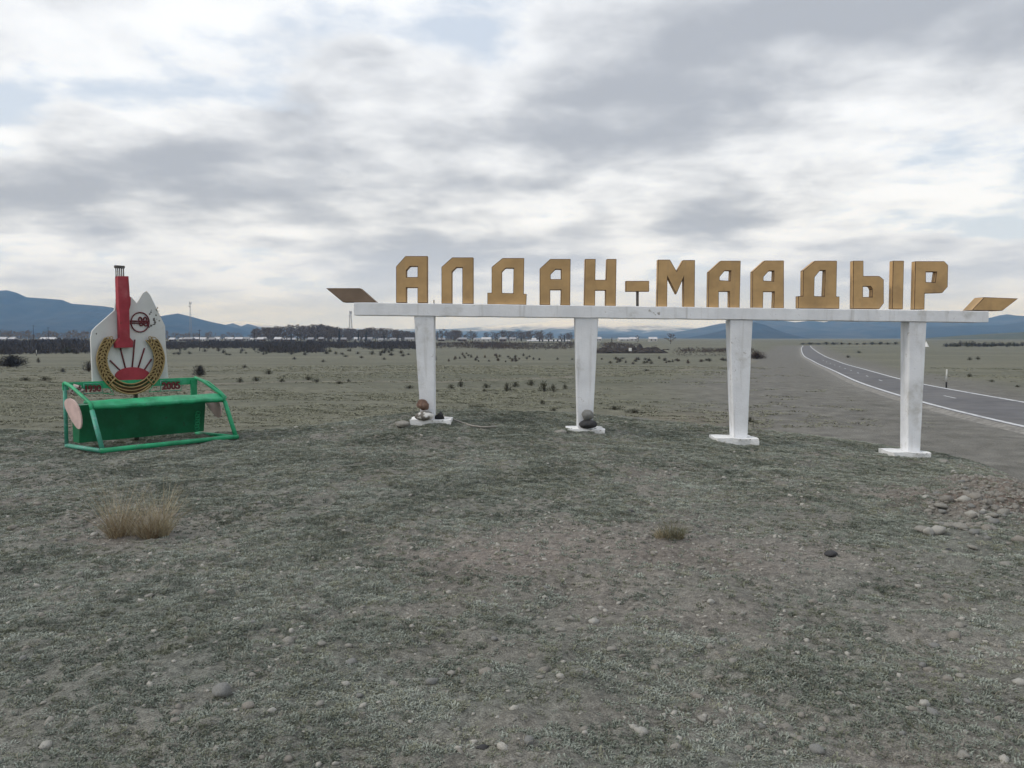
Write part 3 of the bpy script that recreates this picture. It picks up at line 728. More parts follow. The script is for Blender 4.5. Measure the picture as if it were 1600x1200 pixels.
def scatter(name, pts, rots, scl, src, kindlabel):
    me = bpy.data.meshes.new(name); me.from_pydata([tuple(p) for p in pts], [], [])
    a = me.attributes.new('rot', 'FLOAT_VECTOR', 'POINT'); a.data.foreach_set('vector', np.asarray(rots, np.float32).ravel())
    a = me.attributes.new('scl', 'FLOAT_VECTOR', 'POINT'); a.data.foreach_set('vector', np.asarray(scl, np.float32).ravel())
    o = link(name, me); o['kind'] = 'stuff'; tag(o, *kindlabel)
    g = bpy.data.node_groups.new(name, 'GeometryNodeTree')
    g.interface.new_socket('Geometry', in_out='INPUT', socket_type='NodeSocketGeometry'); g.interface.new_socket('Geometry', in_out='OUTPUT', socket_type='NodeSocketGeometry')
    gi, gout = g.nodes.new('NodeGroupInput'), g.nodes.new('NodeGroupOutput')
    inst = g.nodes.new('GeometryNodeInstanceOnPoints'); oi = g.nodes.new('GeometryNodeObjectInfo'); oi.inputs['Object'].default_value = src; oi.inputs['As Instance'].default_value = True
    ra, sa = g.nodes.new('GeometryNodeInputNamedAttribute'), g.nodes.new('GeometryNodeInputNamedAttribute')
    ra.data_type = 'FLOAT_VECTOR'; ra.inputs[0].default_value = 'rot'; sa.data_type = 'FLOAT_VECTOR'; sa.inputs[0].default_value = 'scl'
    er = g.nodes.new('FunctionNodeEulerToRotation')
    L = g.links.new
    L(gi.outputs[0], inst.inputs['Points']); L(oi.outputs['Geometry'], inst.inputs['Instance']); L(ra.outputs[0], er.inputs[0]); L(er.outputs[0], inst.inputs['Rotation']); L(sa.outputs[0], inst.inputs['Scale']); L(inst.outputs[0], gout.inputs[0])
    md = o.modifiers.new('scatter', 'NODES'); md.node_group = g
    return o
def src_obj(me, m):
    me.materials.append(m); o = bpy.data.objects.new(me.name + '_source', me); return o
def area_points(n, ymin, ymax):
    y = np.sqrt(nrng.uniform(ymin ** 2, ymax ** 2, n)); x = nrng.uniform(-.74, .74, n) * y + nrng.uniform(-.6, .6, n)
    return x, y
LEAF = [leaf_mat('grey_green_leaf', (.40, .425, .375), (.15, .17, .138)), leaf_mat('olive_leaf', (.34, .345, .265), (.16, .172, .128)), leaf_mat('dry_straw_leaf', (.42, .39, .32), (.26, .245, .205))]
for k, (n_, kw) in enumerate(((190000, (30, .0, .024, .004, .011, .0032, 1.0)), (90000, (26, 0, .020, .003, .010, .0030, 1.0)), (7000, (9, 0, .02, .012, .035, .0014, .9)))):
    x, y = area_points(n_, 2.4, 15.2)
    vm = veg_mask(x, y); dd = mound_d(x, y)
    cn = fb(x, y, .22, 3, 151 + k, .6) + .6 * fb(x, y, .9, 2, 161)
    keep = (nrng.random(n_) < np.clip((vm - .15) * 1.6, .12, 1) * np.clip(.80 + 2.2 * cn, .08, 1)) & (dd < .9)
    x, y = x[keep], y[keep]; z = ground_z(x, y, True)
    s = nrng.uniform(.65, 1.45, len(x)) * (1 + .03 * y)
    src = src_obj(blade_mesh('tuft', *kw, 300 + k), LEAF[k])
    scatter('turf', np.c_[x, y, z], np.c_[nrng.normal(0, .12, len(x)), nrng.normal(0, .12, len(x)), nrng.uniform(0, 6.28, len(x))], np.c_[s, s, s * nrng.uniform(.7, 1.2, len(x))], src,
            (['low grey green mat plants covering the stony mound', 'low olive mat plants between the grey green ones', 'short dry straw blades standing in the thin turf'][k], 'turf'))
for k in range(3):
    n_ = 15000; x, y = area_points(n_, 2.4, 15); dd = mound_d(x, y)
    keep = (dd < 1.2) & (nrng.random(n_) < .25 + .75 * (1 - veg_mask(x, y))); x, y = x[keep], y[keep]; z = ground_z(x, y, True)
    s = nrng.gamma(1.7, .0034, len(x)) + .003
    me = stone_mesh(400 + k, .6, 1)
    scatter('gravel', np.c_[x, y, z], np.c_[nrng.normal(0, .3, len(x)), nrng.normal(0, .3, len(x)), nrng.uniform(0, 6.28, len(x))], np.c_[s * 1.3, s, s], src_obj(me, [mat('pale_gravel', (.36, .345, .31), .9, .25, 9, 0, 20, .2), STM[2], STM[0]][k]),
            ('fine %s gravel strewn over the mound' % ['whitish', 'buff', 'pale grey'][k], 'gravel'))

n_ = 1700; x = nrng.normal(4.7, .42, n_); y = nrng.normal(7.75, .55, n_); sp2 = nrng.random(n_) < .4; x = np.where(sp2, nrng.normal(5.5, .3, n_), x); y = np.where(sp2, nrng.normal(8.9, .7, n_), y); z = ground_z(x, y, True); s = nrng.gamma(2.0, .0062, n_) + .004
scatter('rubble', np.c_[x, y, z], np.c_[nrng.normal(0, .5, n_), nrng.normal(0, .5, n_), nrng.uniform(0, 6.28, n_)], np.c_[s * 1.2, s, s * .9], src_obj(stone_mesh(440, .7, 1, .5), mat('rubble_stone', (.225, .212, .19), .9, .3, 9, .3, 20, .2)), ('grey brown rubble spilled over the earth heap', 'rubble'))
n_ = 24000; y = np.exp(nrng.uniform(math.log(40), math.log(170), n_)); x = nrng.uniform(-.75, .75, n_) * y; rd = roaddist(x, y); cn = fb(x / 2.5, y, 5, 3, 171, .6) + .7 * fb(x / 3, y, 22, 2, 181)
keep = (rd > 7) & (nrng.random(n_) < np.clip(.22 + 1.5 * cn, .02, .9)) & (mound_d(x, y) > 3) & (nrng.random(n_) < np.clip((rd - 8) / 25, .08, 1)); x, y = x[keep], y[keep]; s = nrng.uniform(.6, 1.5, len(x)) * (.6 + y / 110)
scatter('steppe_grass', np.c_[x, y, ground_z(x, y, True)], np.c_[0 * x, 0 * x, nrng.uniform(0, 6.28, len(x))], np.c_[s * 1.6, s * 1.6, s * .8], src_obj(blade_mesh('steppe_tuft', 26, 0, .22, .03, .13, .016, .9, 333), leaf_mat('steppe_blade', (.28, .275, .205), (.19, .195, .145))), ('short tufted steppe grass over the plain behind the mound', 'grass'))
# ------------------------------------------------------------------ tussocks
def tussock(px, py, label, clumps, h, m, seed, n, name='grass_tussock', wd=.0020, lean=.46, group=None):
    q = hit(px, py); r2 = random.Random(seed)
    th = thing(name, label, 'grass', (q.x, q.y, gz(q.x, q.y, True)), 0, group)
    for (cx, cy, cr, hh, mm) in clumps:
        me = blade_mesh('blades', n, 0, cr, h * .22 * hh, h * hh, wd, lean, r2.randrange(9999), 5, .35)
        o = link('clump', me, mm or m, th); o.location = (cx, cy, gz(q.x + cx, q.y + cy, True) - q.z - .01 + (q.z - th.location.z)); o['kind'] = 'stuff'
    return th
STRAW = mat('dry_straw', (.43, .375, .26), .9, .3, 9, 0, 20, .15, (.24, .175, .10), 12, .45, .7)
STRAW2 = mat('brown_dry_stem', (.25, .19, .125), .9, .3, 9, 0, 20, .15)
GRN = mat('grey_olive_blade', (.16, .155, .10), .9, .3, 9, 0, 20, .15, (.22, .19, .12), 14, .5, .65)
tussock(208, 836, 'large dry straw coloured grass tussock standing alone on the mound', [(-.12, .0, .075, 1, None), (.13, .02, .065, .88, None), (-.11, .0, .07, .55, STRAW2), (.14, .0, .06, .5, STRAW2), (.0, .05, .09, .6, None), (.24, .02, .02, .95, None)], .80, STRAW, 3, 150)
tussock(1046, 846, 'small olive grass tuft at the edge of the bare reddish patch', [(0, 0, .075, 1, None), (.06, .02, .05, .8, None), (-.06, 0, .05, .5, STRAW)], .25, GRN, 4, 150)
tussock(615, 828, 'tiny dark green tuft on bare soil among the thin turf', [(0, 0, .035, 1, None)], .07, GRN, 5, 60)
# ------------------------------------------------------------------ bushes and scrub on the plain
def twig_cloud(n, rx, rz, seed, wd=.02, ln=.5, base=.15, fan=.8):
    """many short twigs spread through a bush's volume, leaning out from its foot"""
    r2 = random.Random(seed); v, f = [], []
    for i in range(n):
        a = r2.uniform(0, 6.283); e = r2.uniform(.05, 1.5); rr = r2.random() ** .45
        lump = 1 + .35 * math.sin(3 * a + seed) * math.cos(2 * e + seed * .7)
        p = Vector((rx * rr * math.cos(a) * math.cos(e) * lump, rx * rr * math.sin(a) * math.cos(e) * lump, base * rz + rz * (1 - base) * rr * math.sin(e) * lump))
        d = (Vector((p.x * fan, p.y * fan, p.z + .4 * rz)).normalized() + Vector((r2.gauss(0, .45), r2.gauss(0, .45), r2.gauss(0, .35)))).normalized()
        L = ln * r2.uniform(.4, 1.2); s = d.cross(Vector((r2.gauss(0, 1), r2.gauss(0, 1), r2.gauss(0, 1)))).normalized() * wd * r2.uniform(.6, 1.4)
        b0 = len(v); q = p + d * L
        v += [p - s, p + s, q + s * .5, q - s * .5]; f.append((b0, b0 + 1, b0 + 2, b0 + 3))
    return mesh('twigs', v, f)
def stems_mesh(n, rx, rz, seed, r0=.03):
    r2 = random.Random(seed); bm = bmesh.new()
    for i in range(n):
        a = 6.283 * i / n + r2.uniform(-.3, .3); k = r2.uniform(.3, .8)
        add_tube(bm, [(.05 * math.cos(a) * rx, .05 * math.sin(a) * rx, -.05 * rz), (.3 * k * rx * math.cos(a), .3 * k * rx * math.sin(a), .4 * rz), (.6 * k * rx * math.cos(a), .6 * k * rx * math.sin(a), .8 * rz)], [r0, r0 * .7, r0 * .25], 4)
    return bm_mesh(bm, 'stems')
BUSH = mat('dark_twigs', (.072, .068, .058), .95, .25, 4, 0, 20, .1)
BUSHG = mat('grey_olive_twigs', (.075, .076, .055), .95, .25, 4, 0, 20, .1)
BUSHB = mat('brown_twigs', (.085, .062, .050), .95, .25, 4, 0, 20, .1)
BV = {}
def bush(px, py, wpx, hpx, label, cat='bush', group=None, kind=0, name='bush', n=520):
    q = hit(px, py); k = q.y / F
    key = (kind, rng.randrange(3), n)
    if key not in BV:
        a = twig_cloud(n, .5, 1.0, 900 + key[1] * 7 + kind * 31, (.022 if n < 300 else .018) if n < 300 else .020 if n < 400 else .012, .24, .04); a.materials.append([BUSH, BUSHG, BUSHB][kind])
        b = stems_mesh(6, .5, 1.0, 77 + key[1], .02); b.materials.append(BUSHB); BV[key] = (a, b)
    a, b = BV[key]
    th = thing(name, label, cat, (q.x, q.y, gz(q.x, q.y) - .02), rng.uniform(0, 6.28), group)
    th.scale = (wpx * k, wpx * k, hpx * k)
    link('crown', a, None, th); link('stems', b, None, th)
    return th
bush(18, 574, 40, 17, 'large dark rounded bush alone on the open plain beside a smaller one', n=1500)
bush(-3, 571, 16, 10, 'smaller dark bush touching the large rounded bush')
bush(139, 581, 20, 15, 'dark bush on the plain half hidden by the emblem board')
bush(312, 588, 19, 15, 'dark bush on the open plain behind the green seed drill', n=1100)
bush(60, 567, 6, 7, 'small upright bush near the large rounded bush')
bush(98, 582, 8, 6, 'little bush between the marker post and the emblem board')
bush(105, 552, 18, 9, 'pale topped shrub at the edge of the dark thicket', kind=1)
bush(134, 551, 10, 5, 'low shrub in front of the dark thicket near the emblem board')
bush(420, 585, 14, 7, 'faint straw coloured shrub alone on the middle of the plain', kind=1)
bush(1183, 561, 26, 10, 'low wide dark brown bush at the gravel verge of the road', kind=2, n=1100)
for px, py, w_, h_ in ((40, 595, 22, 5), (70, 595, 20, 6), (375, 598, 12, 7), (400, 596, 14, 7), (440, 597, 12, 5), (482, 594, 16, 6), (495, 597, 14, 5), (545, 597, 8, 4), (640, 607, 16, 5), (705, 607, 14, 6), (720, 605, 12, 10), (760, 606, 14, 6), (792, 612, 14, 13), (805, 605, 14, 8), (830, 603, 14, 9), (850, 612, 18, 14), (865, 612, 14, 10), (883, 609, 8, 9), (847, 632, 10, 7), (757, 612, 8, 4), (960, 640, 20, 6), (990, 645, 30, 6), (1172, 660, 12, 9), (865, 642, 14, 4), (530, 600, 12, 5), (1010, 580, 12, 3), (905, 582, 12, 3)):
    bush(px, py, w_, h_, 'low grey olive scrub clump on the near plain', 'bush', 'scrub clumps on the near plain', 1, 'scrub_clump', 260)
q = tussock(747, 637, 'upright grey sedge tuft growing right behind the mound crest', [(-.3, 0, .28, 1, None), (.3, .1, .25, .8, None), (0, 0, .3, .6, None)], .62, mat('grey_sedge', (.09, .09, .062), .9, .3, 3), 6, 120, 'sedge_tuft', .006)
for i in range(46):
    px = rng.uniform(262, 645); py = rng.uniform(547, 556)
    bush(px, py, rng.uniform(4, 10), rng.uniform(2.5, 5.5), 'small dark bush in the row before the far thicket', 'bush', 'small bushes before the far thicket', rng.choice([0, 0, 1]), 'small_bush', 240)
for i in range(46):
    px = rng.gauss(775, 55) if i < 50 else rng.uniform(682, 900); py = 561 + rng.gauss(0, 3.5)
    bush(px, py, rng.uniform(3, 6), rng.uniform(2.5, 4.5), 'small dark bush scattered on the plain between the two posts with stacked stones', 'bush', 'small bushes between the posts with stacked stones', rng.choice([0, 0, 2]), 'small_bush', 240)
for i in range(42):
    px = rng.uniform(935, 1140); py = 565 + rng.gauss(0, 2.6)
    bush(px, py, rng.uniform(4, 9), rng.uniform(2.5, 4.5), 'small dark bush scattered on the plain before the debris heap', 'bush', 'small bushes before the debris heap', rng.choice([0, 1, 2]), 'small_bush', 240)
for px, py in ((565, 560), (600, 562), (540, 558), (612, 556), (630, 557), (505, 566), (460, 562), (382, 575)):
    bush(px, py, rng.uniform(6, 10), rng.uniform(3, 5), 'small dark bush standing by itself on the plain below the village', 'bush', 'lone small bushes below the village', 0, 'small_bush', 240)
for px, py in ((1325, 559), (1342, 552), (1515, 563), (1528, 562), (1550, 597), (1515, 589), (1590, 605)):
    bush(px, py, rng.uniform(6, 9), rng.uniform(3, 5.5), 'small dark bush on the slope across the road', 'bush', 'small bushes across the road', 1, 'small_bush', 240)
for i in range(34):
    px = 1402 + 5.9 * i + rng.uniform(-2, 2) if i > 12 else 1255 + i * 12
    if 1405 < px < 1450 or 1440 < px < 1476: continue
    py = 541.5 + rng.uniform(-.6, .8) if i > 12 else 538.5
    bush(px, py, rng.uniform(9, 16), rng.uniform(4, 7.5) if i > 12 else rng.uniform(2, 4), 'dark hedge bush in the line below the hills across the road', 'bush', 'hedge bushes across the road', rng.choice([0, 1]), 'hedge_bush', 260)

TR_ = np.geomspace(60, 3000, 800); TY_ = 528 + (EYE - plain(TR_, 0 * TR_)) / TR_ * F; TY_ = np.minimum.accumulate(TY_)
# the far dark thicket of willow brush: one mass
def thicket(name, strips, label, m, dens, seed):
    r2 = random.Random(seed); v, f = [], []
    for (x0, x1, yn, yf, hpx) in strips:
        n_ = int((x1 - x0) * dens)
        for i in range(n_):
            px = r2.uniform(x0, x1); u = r2.random(); py = yn + (yf - yn) * u ** .7 + r2.gauss(0, .5)
            rr_ = float(np.interp(-py, -TY_, TR_)); d = ray(px, py); s = rr_ / math.hypot(d.x, d.y); g = Vector((d.x * s, d.y * s, 0)); k = g.y / F; ed_ = min(1, (px - x0) / 30 + .15, (x1 - px) / 30 + .15)
            if r2.random() > ed_ * (.75 + .6 * mnoise.noise(Vector((px * .06, py * .4, seed)))): continue
            h = hpx * ed_ * k * r2.uniform(.45, 1.15) * (.75 + .5 * mnoise.noise(Vector((g.x * .02, g.y * .02, seed))))
            g.z = float(plain(np.array([g.x]), np.array([g.y]))[0]) - .15; b0 = len(v)
            for j in range(5):
                a = r2.uniform(0, 6.28); top = g + Vector((math.cos(a) * h * .45, math.sin(a) * h * .45, h * r2.uniform(.6, 1)))
                ft = g + Vector((r2.gauss(0, h * .25), r2.gauss(0, h * .25), 0)); s_ = Vector((math.sin(a + 1), -math.cos(a + 1), 0)) * h * .07; b0 = len(v)
                v += [ft - s_, ft + s_, top + s_ * .6, top - s_ * .6]; f.append((b0, b0 + 1, b0 + 2, b0 + 3))
    return tag(link(name, mesh(name, v, f), m), label, 'brush', None, 'stuff')
thicket('willow_thicket', [(-60, 155, 549.5, 538, 13), (-60, 160, 541, 534.8, 7), (120, 300, 545, 536, 8), (255, 660, 544, 535.5, 6), (395, 520, 550, 540, 8), (560, 680, 546, 537, 6)], 'dark brown willow thicket spread across the plain behind the emblem board', mat('grey_brown_brush', (.062, .056, .052), .95, .35, .2), 26, 4)
thicket('brush_belt', [(655, 920, 544.5, 536, 4), (730, 905, 546, 539, 4), (925, 1010, 545, 537, 4), (1040, 1195, 556, 545, 5)], 'low brown brush belt below the village and around the debris heap', mat('dull_brown_brush', (.085, .068, .056), .95, .3, 2), 13, 5)

# ------------------------------------------------------------------ bare trees of the village
def bare_tree(seed, h=1.0, spread=.32, levels=5):
    r2 = random.Random(seed); bt = bmesh.new(); v, f = [], []
    add_tube(bt, [(0, 0, -.03), (.01, 0, h * .25), (r2.uniform(-.02, .02), 0, h * .55), (r2.uniform(-.03, .03), 0, h * .85)], [.02, .016, .010, .004], 5)
    def grow(p, d, L, lev):
        s = d.cross(Vector((r2.gauss(0, 1), r2.gauss(0, 1), r2.gauss(0, 1)))).normalized() * (.007 + .002 * lev)
        q = p + d * L; b0 = len(v); v.extend([p - s, p + s, q + s * .6, q - s * .6]); f.append((b0, b0 + 1, b0 + 2, b0 + 3))
        if lev <= 0: return
        for k in range(3 if lev > 1 else 4):
            nd = (d + Vector((r2.gauss(0, .45), r2.gauss(0, .45), r2.gauss(.12, .3)))).normalized()
            grow(p + d * L * r2.uniform(.45, 1), nd, L * r2.uniform(.5, .8), lev - 1)
    for i in range(11):
        z = h * (.07 + .72 * i / 10); a = i * 2.4 + r2.uniform(-.4, .4); k = spread * (.85 + .5 * math.sin(3.0 * i / 10) - .45 * i / 10)
        grow(Vector((0, 0, z)), Vector((math.cos(a) * .8, math.sin(a) * .8, .75)).normalized(), k * .55, 3)
    return bm_mesh(bt, 'trunk'), mesh('crown', v, f)
TREEC = mat('bare_grey_branches', (.155, .135, .118), .95, .2, 1)
TREED = mat('dark_conifer', (.05, .056, .05), .95, .2, 1)
TREEP = mat('pale_bare_branches', (.23, .195, .16), .95, .2, 1)
TV = []
for k in range(6):
    a, b = bare_tree(40 + k, 1, [.34, .26, .40, .18, .30, .36][k]); a.materials.append(TREEC); b.materials.append(TREEC); TV.append((a, b))
def recol(me, m):
    c = me.copy(); c.materials.clear(); c.materials.append(m); return c
TVP = [(recol(a, TREEP), recol(b, TREEP)) for a, b in TV[:4]]
def conifer(seed):
    r2 = random.Random(seed); v, f = [], []
    for i in range(420):
        q = r2.random() ** .8; a = r2.uniform(0, 6.28); rr = .17 * (1 - q) * r2.uniform(.5, 1.2) + .01; z = .1 + .9 * q
        p = Vector((rr * .3 * math.cos(a), rr * .3 * math.sin(a), z)); e = Vector((rr * math.cos(a), rr * math.sin(a), z - .05)); s = Vector((-math.sin(a), math.cos(a), .3)) * .016
        b0 = len(v); v += [p - s, p + s, e + s * .5, e - s * .5]; f.append((b0, b0 + 1, b0 + 2, b0 + 3))
    bt = bmesh.new(); add_tube(bt, [(0, 0, -.03), (0, 0, .95)], [.016, .003], 5); return bm_mesh(bt, 'trunk'), mesh('crown', v, f)
a, b = conifer(3); a.materials.append(TREED); b.materials.append(TREED); CON = [(a, b)]
def tree(px, topy, dist, label, vs_, group=None, wide=1.0, name='bare_tree'):
    p = at(px, topy, dist); g = gz(p.x, dist); h = p.z - g
    th = thing(name, label, 'tree', (p.x, dist, g), rng.uniform(0, 6.28), group); th.scale = (h * wide, h * wide, h)
    a, b = vs_[rng.randrange(len(vs_))]; link('trunk', a, None, th); link('crown', b, None, th); return th
tl_x = [400, 430, 470, 490, 520, 545, 560, 590, 610, 625, 640, 660, 690, 720, 760, 790, 830, 850, 880, 900, 940, 1000, 1030]
tl_y = [516, 512, 511, 508.5, 513, 516, 517, 514, 516, 519, 522, 521, 518, 520, 521, 519, 520, 522, 522, 524, 526, 526, 528]
for i in range(250):
    px = rng.uniform(395, 905) if i > 90 else rng.uniform(400, 640)
    ty = float(np.interp(px, tl_x, tl_y)) - 5.5 + abs(rng.gauss(0, 3.5))
    tree(px, ty, rng.uniform(820, 1250), 'bare grey village tree ' + ('between the emblem board and the braced pole' if px < 467 else 'between the braced pole and the tapering radio mast' if px < 547 else 'between the tapering radio mast and the post with the reddish stone' if px < 665 else 'behind the houses between the two posts with stacked stones'), TV, 'bare trees of the village belt', 1.5)
for px in np.arange(0, 420, 4.5):
    tree(px + rng.uniform(-2, 2), rng.uniform(513, 522) if px < 260 else rng.uniform(516, 527), rng.uniform(850, 1150), ('pale bare tree behind the thicket near the short marker post' if px < 145 else 'pale bare tree in the gap behind the emblem board' if px < 265 else 'pale bare tree behind the white roofed houses between emblem board and tree belt'), TVP, 'pale bare trees behind the thicket', 1.5)
for px, ty in ((684, 514), (690, 513), (697, 512.5), (704, 513.5)): tree(px, ty, 800, 'slender tall bare poplar beside the post with the reddish stone', [TV[3]], 'slender poplars beside the post with the reddish stone', .8)
tree(715, 517, 800, 'broad bare tree beside the slender poplars', [TV[0]]); tree(847, 513, 780, 'tall bare tree rising over the long white farm building', [TV[1]])
tree(887, 520, 790, 'bare tree at the end of the white farm building', [TV[2]]); tree(1048, 520, 640, 'wide spreading lone bare tree with low crown beyond the debris heap', [TV[2]], None, 1.5)
tree(996, 522, 660, 'thin lone bare tree behind the debris heap', [TV[4]])
for px, ty, la in ((956, 527, 'small dark conifer by the pale sheds behind the debris heap'), (882, 523, 'dark conifer at the end of the farm building')): tree(px, ty, 700, la, CON, None, 1.1, 'conifer')
for px, ty in ((572, 514), (560, 516), (600, 520), (622, 522), (530, 511), (455, 520), (1010, 531), (815, 524)): tree(px, ty, 800, 'dark conifer standing out of the village tree belt', CON, 'dark conifers in the village belt', .9, 'conifer')

# ------------------------------------------------------------------ houses
ROOFM = [mat('pale_sheet_roof', (.50, .50, .52), .5, .1, .3), mat('grey_sheet_roof', (.27, .27, .285), .6, .1, .3), mat('light_wall', (.50, .49, .47), .9, .1, .3), mat('brown_wall', (.14, .11, .09), .9, .1, .3)]
def house(px, basey, wpx, hpx, label, roof=0, wall=2, group=None, name='house', dist=None):
    d = dist or rng.uniform(800, 900); p = at(px, basey, d); g = gz(p.x, d); k = d / F; W = wpx * k; H = (at(px, basey - hpx, d).z - g); H = rng.uniform(3.6, 4.8) if hpx < 6 else H; D = 7.0
    th = thing(name, label, 'house', (p.x, d, g), rng.uniform(-.12, .12), group)
    hw_ = H * .55
    box('wall', -W / 2, W / 2, -D / 2, D / 2, -.3, hw_, ROOFM[wall], th, 0)
    e = .4; v = [(-W / 2 - e, -D / 2 - e, hw_ - .15), (W / 2 + e, -D / 2 - e, hw_ - .15), (W / 2 + e, 0, H), (-W / 2 - e, 0, H), (-W / 2 - e, D / 2 + e, hw_ - .15), (W / 2 + e, D / 2 + e, hw_ - .15)]
    link('roof', mesh('roof', v, [(0, 1, 2, 3), (3, 2, 5, 4), (0, 3, 4), (1, 5, 2), (0, 4, 5, 1)]), ROOFM[roof], th)
    for j in range(max(2, int(W / 5))):
        x = -W / 2 + W * (j + .5) / max(2, int(W / 5)); box('window', x - .6, x + .6, -D / 2 - .06, -D / 2 + .02, hw_ * .35, hw_ * .8, BLACK, th, 0)
    return th
hs = [(270, 529, 7), (287, 528, 10), (297, 526.5, 11), (308, 528, 10), (318, 529, 8), (332, 528.5, 8), (340, 528.5, 7), (358, 528.5, 14), (374, 529, 11), (386, 530, 8), (396, 529, 8), (408, 530, 10), (413, 527, 6), (435, 531, 10), (444, 531, 14), (457, 531, 9), (486, 532, 8), (502, 532, 7), (525, 533, 10), (534, 531.5, 14), (558, 533, 8), (575, 533, 14), (598, 533, 12), (618, 534, 16), (640, 534, 14), (6, 529.5, 10), (20, 529.5, 9), (76, 530, 22), (722, 535, 14), (746, 535.5, 10), (760, 536, 14), (786, 536, 10), (801, 535.5, 9), (690, 535, 10)]
for px, by, wp in hs: house(px, by + 1.5, wp, 4.6, 'low village house with a pale sheet roof before the trees', (rng.choice([0, 0, 0, 1]) if px < 450 else rng.choice([0, 1, 1])), rng.choice([2, 3, 3]), 'village houses along the tree belt')
fb_ = house(857, 537.5, 66, 6.5, 'long white farm building with dark doorways behind the plain', 0, 2, None, 'farm_building', 800)
for x in (-9, -6, 0, 5, 9, 13): box('doorway', x - .7, x + .7, -3.7, -3.52, .1, 2.1, BLACK, fb_, 0)
house(834, 535, 6, 7, 'small white hut above the long farm building', 0, 2, None, 'hut', 815)
for px, wp in ((915, 10), (975, 18), (990, 12), (1020, 12), (935, 8)): house(px, 538, wp, 3.2, 'low pale shed behind the debris heap', 0, 2, 'sheds behind the debris heap', 'shed')

# ------------------------------------------------------------------ poles, masts, markers
WOOD = mat('weathered_pole_wood', (.060, .055, .05), .9, .2, 2)
STEEL = mat('galvanised_steel', (.34, .35, .37), .6, .15, 2)
def pole(px, topy, basey, label, group=None, arm=True):
    q = hit(px, basey); h = at(px, topy, q.y).z - q.z; g = gz(q.x, q.y)
    th = thing('utility_pole', label, 'pole', (q.x, q.y, g), .3, group)
    bm = bmesh.new(); add_tube(bm, [(0, 0, -.3), (0, 0, h)], [.19, .13], 6); link('shaft', bm_mesh(bm, 'shaft'), WOOD, th)
    if arm:
        bm = bmesh.new(); add_tube(bm, [(-.9, 0, h - .5), (.9, 0, h - .5)], .08, 5); link('crossarm', bm_mesh(bm, 'crossarm'), WOOD, th)
        for x in (-.8, 0, .8): tube_obj('insulator', [(x, 0, h - .45), (x, 0, h - .15)], .05, STEEL, th, 5)
    return th
for px, ty, by in ((53, 508, 541), (76, 511, 541), (312, 515, 548.5), (398.5, 514, 546)): pole(px, ty, by, 'dark wooden utility pole standing out of the thicket', 'utility poles in the thicket')
q = hit(467, 549); h = at(467, 521, q.y).z - q.z
th = thing('strut_pole', 'braced twin legged wooden pole at the thicket edge', 'pole', (q.x, q.y, gz(q.x, q.y)))
for x0, x1 in ((-1.6, -.3), (1.8, .4)): tube_obj('leg', [(x0, 0, -.3), (x1, 0, h)], [.2, .14], WOOD, th, 6)
for z, x in ((h * .5, 1.3), (h * .92, 1.7)): tube_obj('crossarm', [(-x, 0, z), (x, 0, z)], .1, WOOD, th, 5)
def mast(px, topy, dist, wb, label):
    p = at(px, topy, dist); g = gz(p.x, dist); h = p.z - g
    th = thing('lattice_mast', label, 'mast', (p.x, dist, g), .4)
    legs = [(-1, -1), (1, -1), (1, 1), (-1, 1)]
    f_ = lambda z: wb * (1 - .82 * min(z / h, 1))
    for a, b in legs: tube_obj('leg', [(a * wb, b * wb, -.5), (a * f_(h), b * f_(h), h)], .22, STEEL, th, 5)
    nb = 12
    for i in range(nb):
        z0, z1 = h * i / nb, h * (i + 1) / nb
        bm = bmesh.new()
        for k in range(4):
            a, b = legs[k], legs[(k + 1) % 4]; add_tube(bm, [(a[0] * f_(z0), a[1] * f_(z0), z0), (b[0] * f_(z1), b[1] * f_(z1), z1)], .11, 4, False); add_tube(bm, [(a[0] * f_(z1), a[1] * f_(z1), z1), (b[0] * f_(z1), b[1] * f_(z1), z1)], .11, 4, False)
        o = link('bracing', bm_mesh(bm, 'bracing'), STEEL, th); o['kind'] = 'stuff'
    for a in (0, 2.1, 4.2): box('antenna', 1.4 * math.cos(a) - .3, 1.4 * math.cos(a) + .3, 1.4 * math.sin(a) - .3, 1.4 * math.sin(a) + .3, h - 3.2, h + .6, STEEL, th, 0)
    box('dish', -2.0, -.6, -.9, .3, h - 6.5, h - 5.1, STEEL, th, 0)
mast(297, 472, 1100, 1.6, 'pale thin lattice radio mast above the hill beside the emblem board')
mast(547.5, 486.5, 1000, 2.8, 'pale tapering lattice radio mast behind the village trees')
def marker(px, ty, by, label, r=.06):
    q = hit(px, by); h = at(px, ty, q.y).z - q.z
    th = thing('marker_post', label, 'post', (q.x, q.y, gz(q.x, q.y)))
    tube_obj('white_section', [(0, 0, h * .32), (0, 0, h)], r, mat('marker_white', (.55, .55, .52), .7), th, 8); tube_obj('black_base', [(0, 0, -.2), (0, 0, h * .32)], r * 1.04, BLACK, th, 8)
marker(1478.5, 577, 606, 'striped roadside marker post across the road', .075); marker(57, 547, 556, 'short pale marker post on the plain near the large bush', .11)
q = hit(1447, 542); k = q.y / F
bm = bmesh.new(); r0 = 4.5 * k; vv = [bm.verts.new((r0 * math.cos(a), r0 * math.sin(a), 0)) for a in np.linspace(0, 6.283, 9)[:-1]]; ap = bm.verts.new((0, 0, 9 * k))
for i in range(8): bm.faces.new((vv[i], vv[(i + 1) % 8], ap))
bm.faces.new(vv[::-1]); tn = link('white_tent', bm_mesh(bm, 'white_tent'), WHITE2); tn.location = (q.x, q.y, gz(q.x, q.y) - .05); tag(tn, 'small white pointed tent standing far across the road', 'tent')

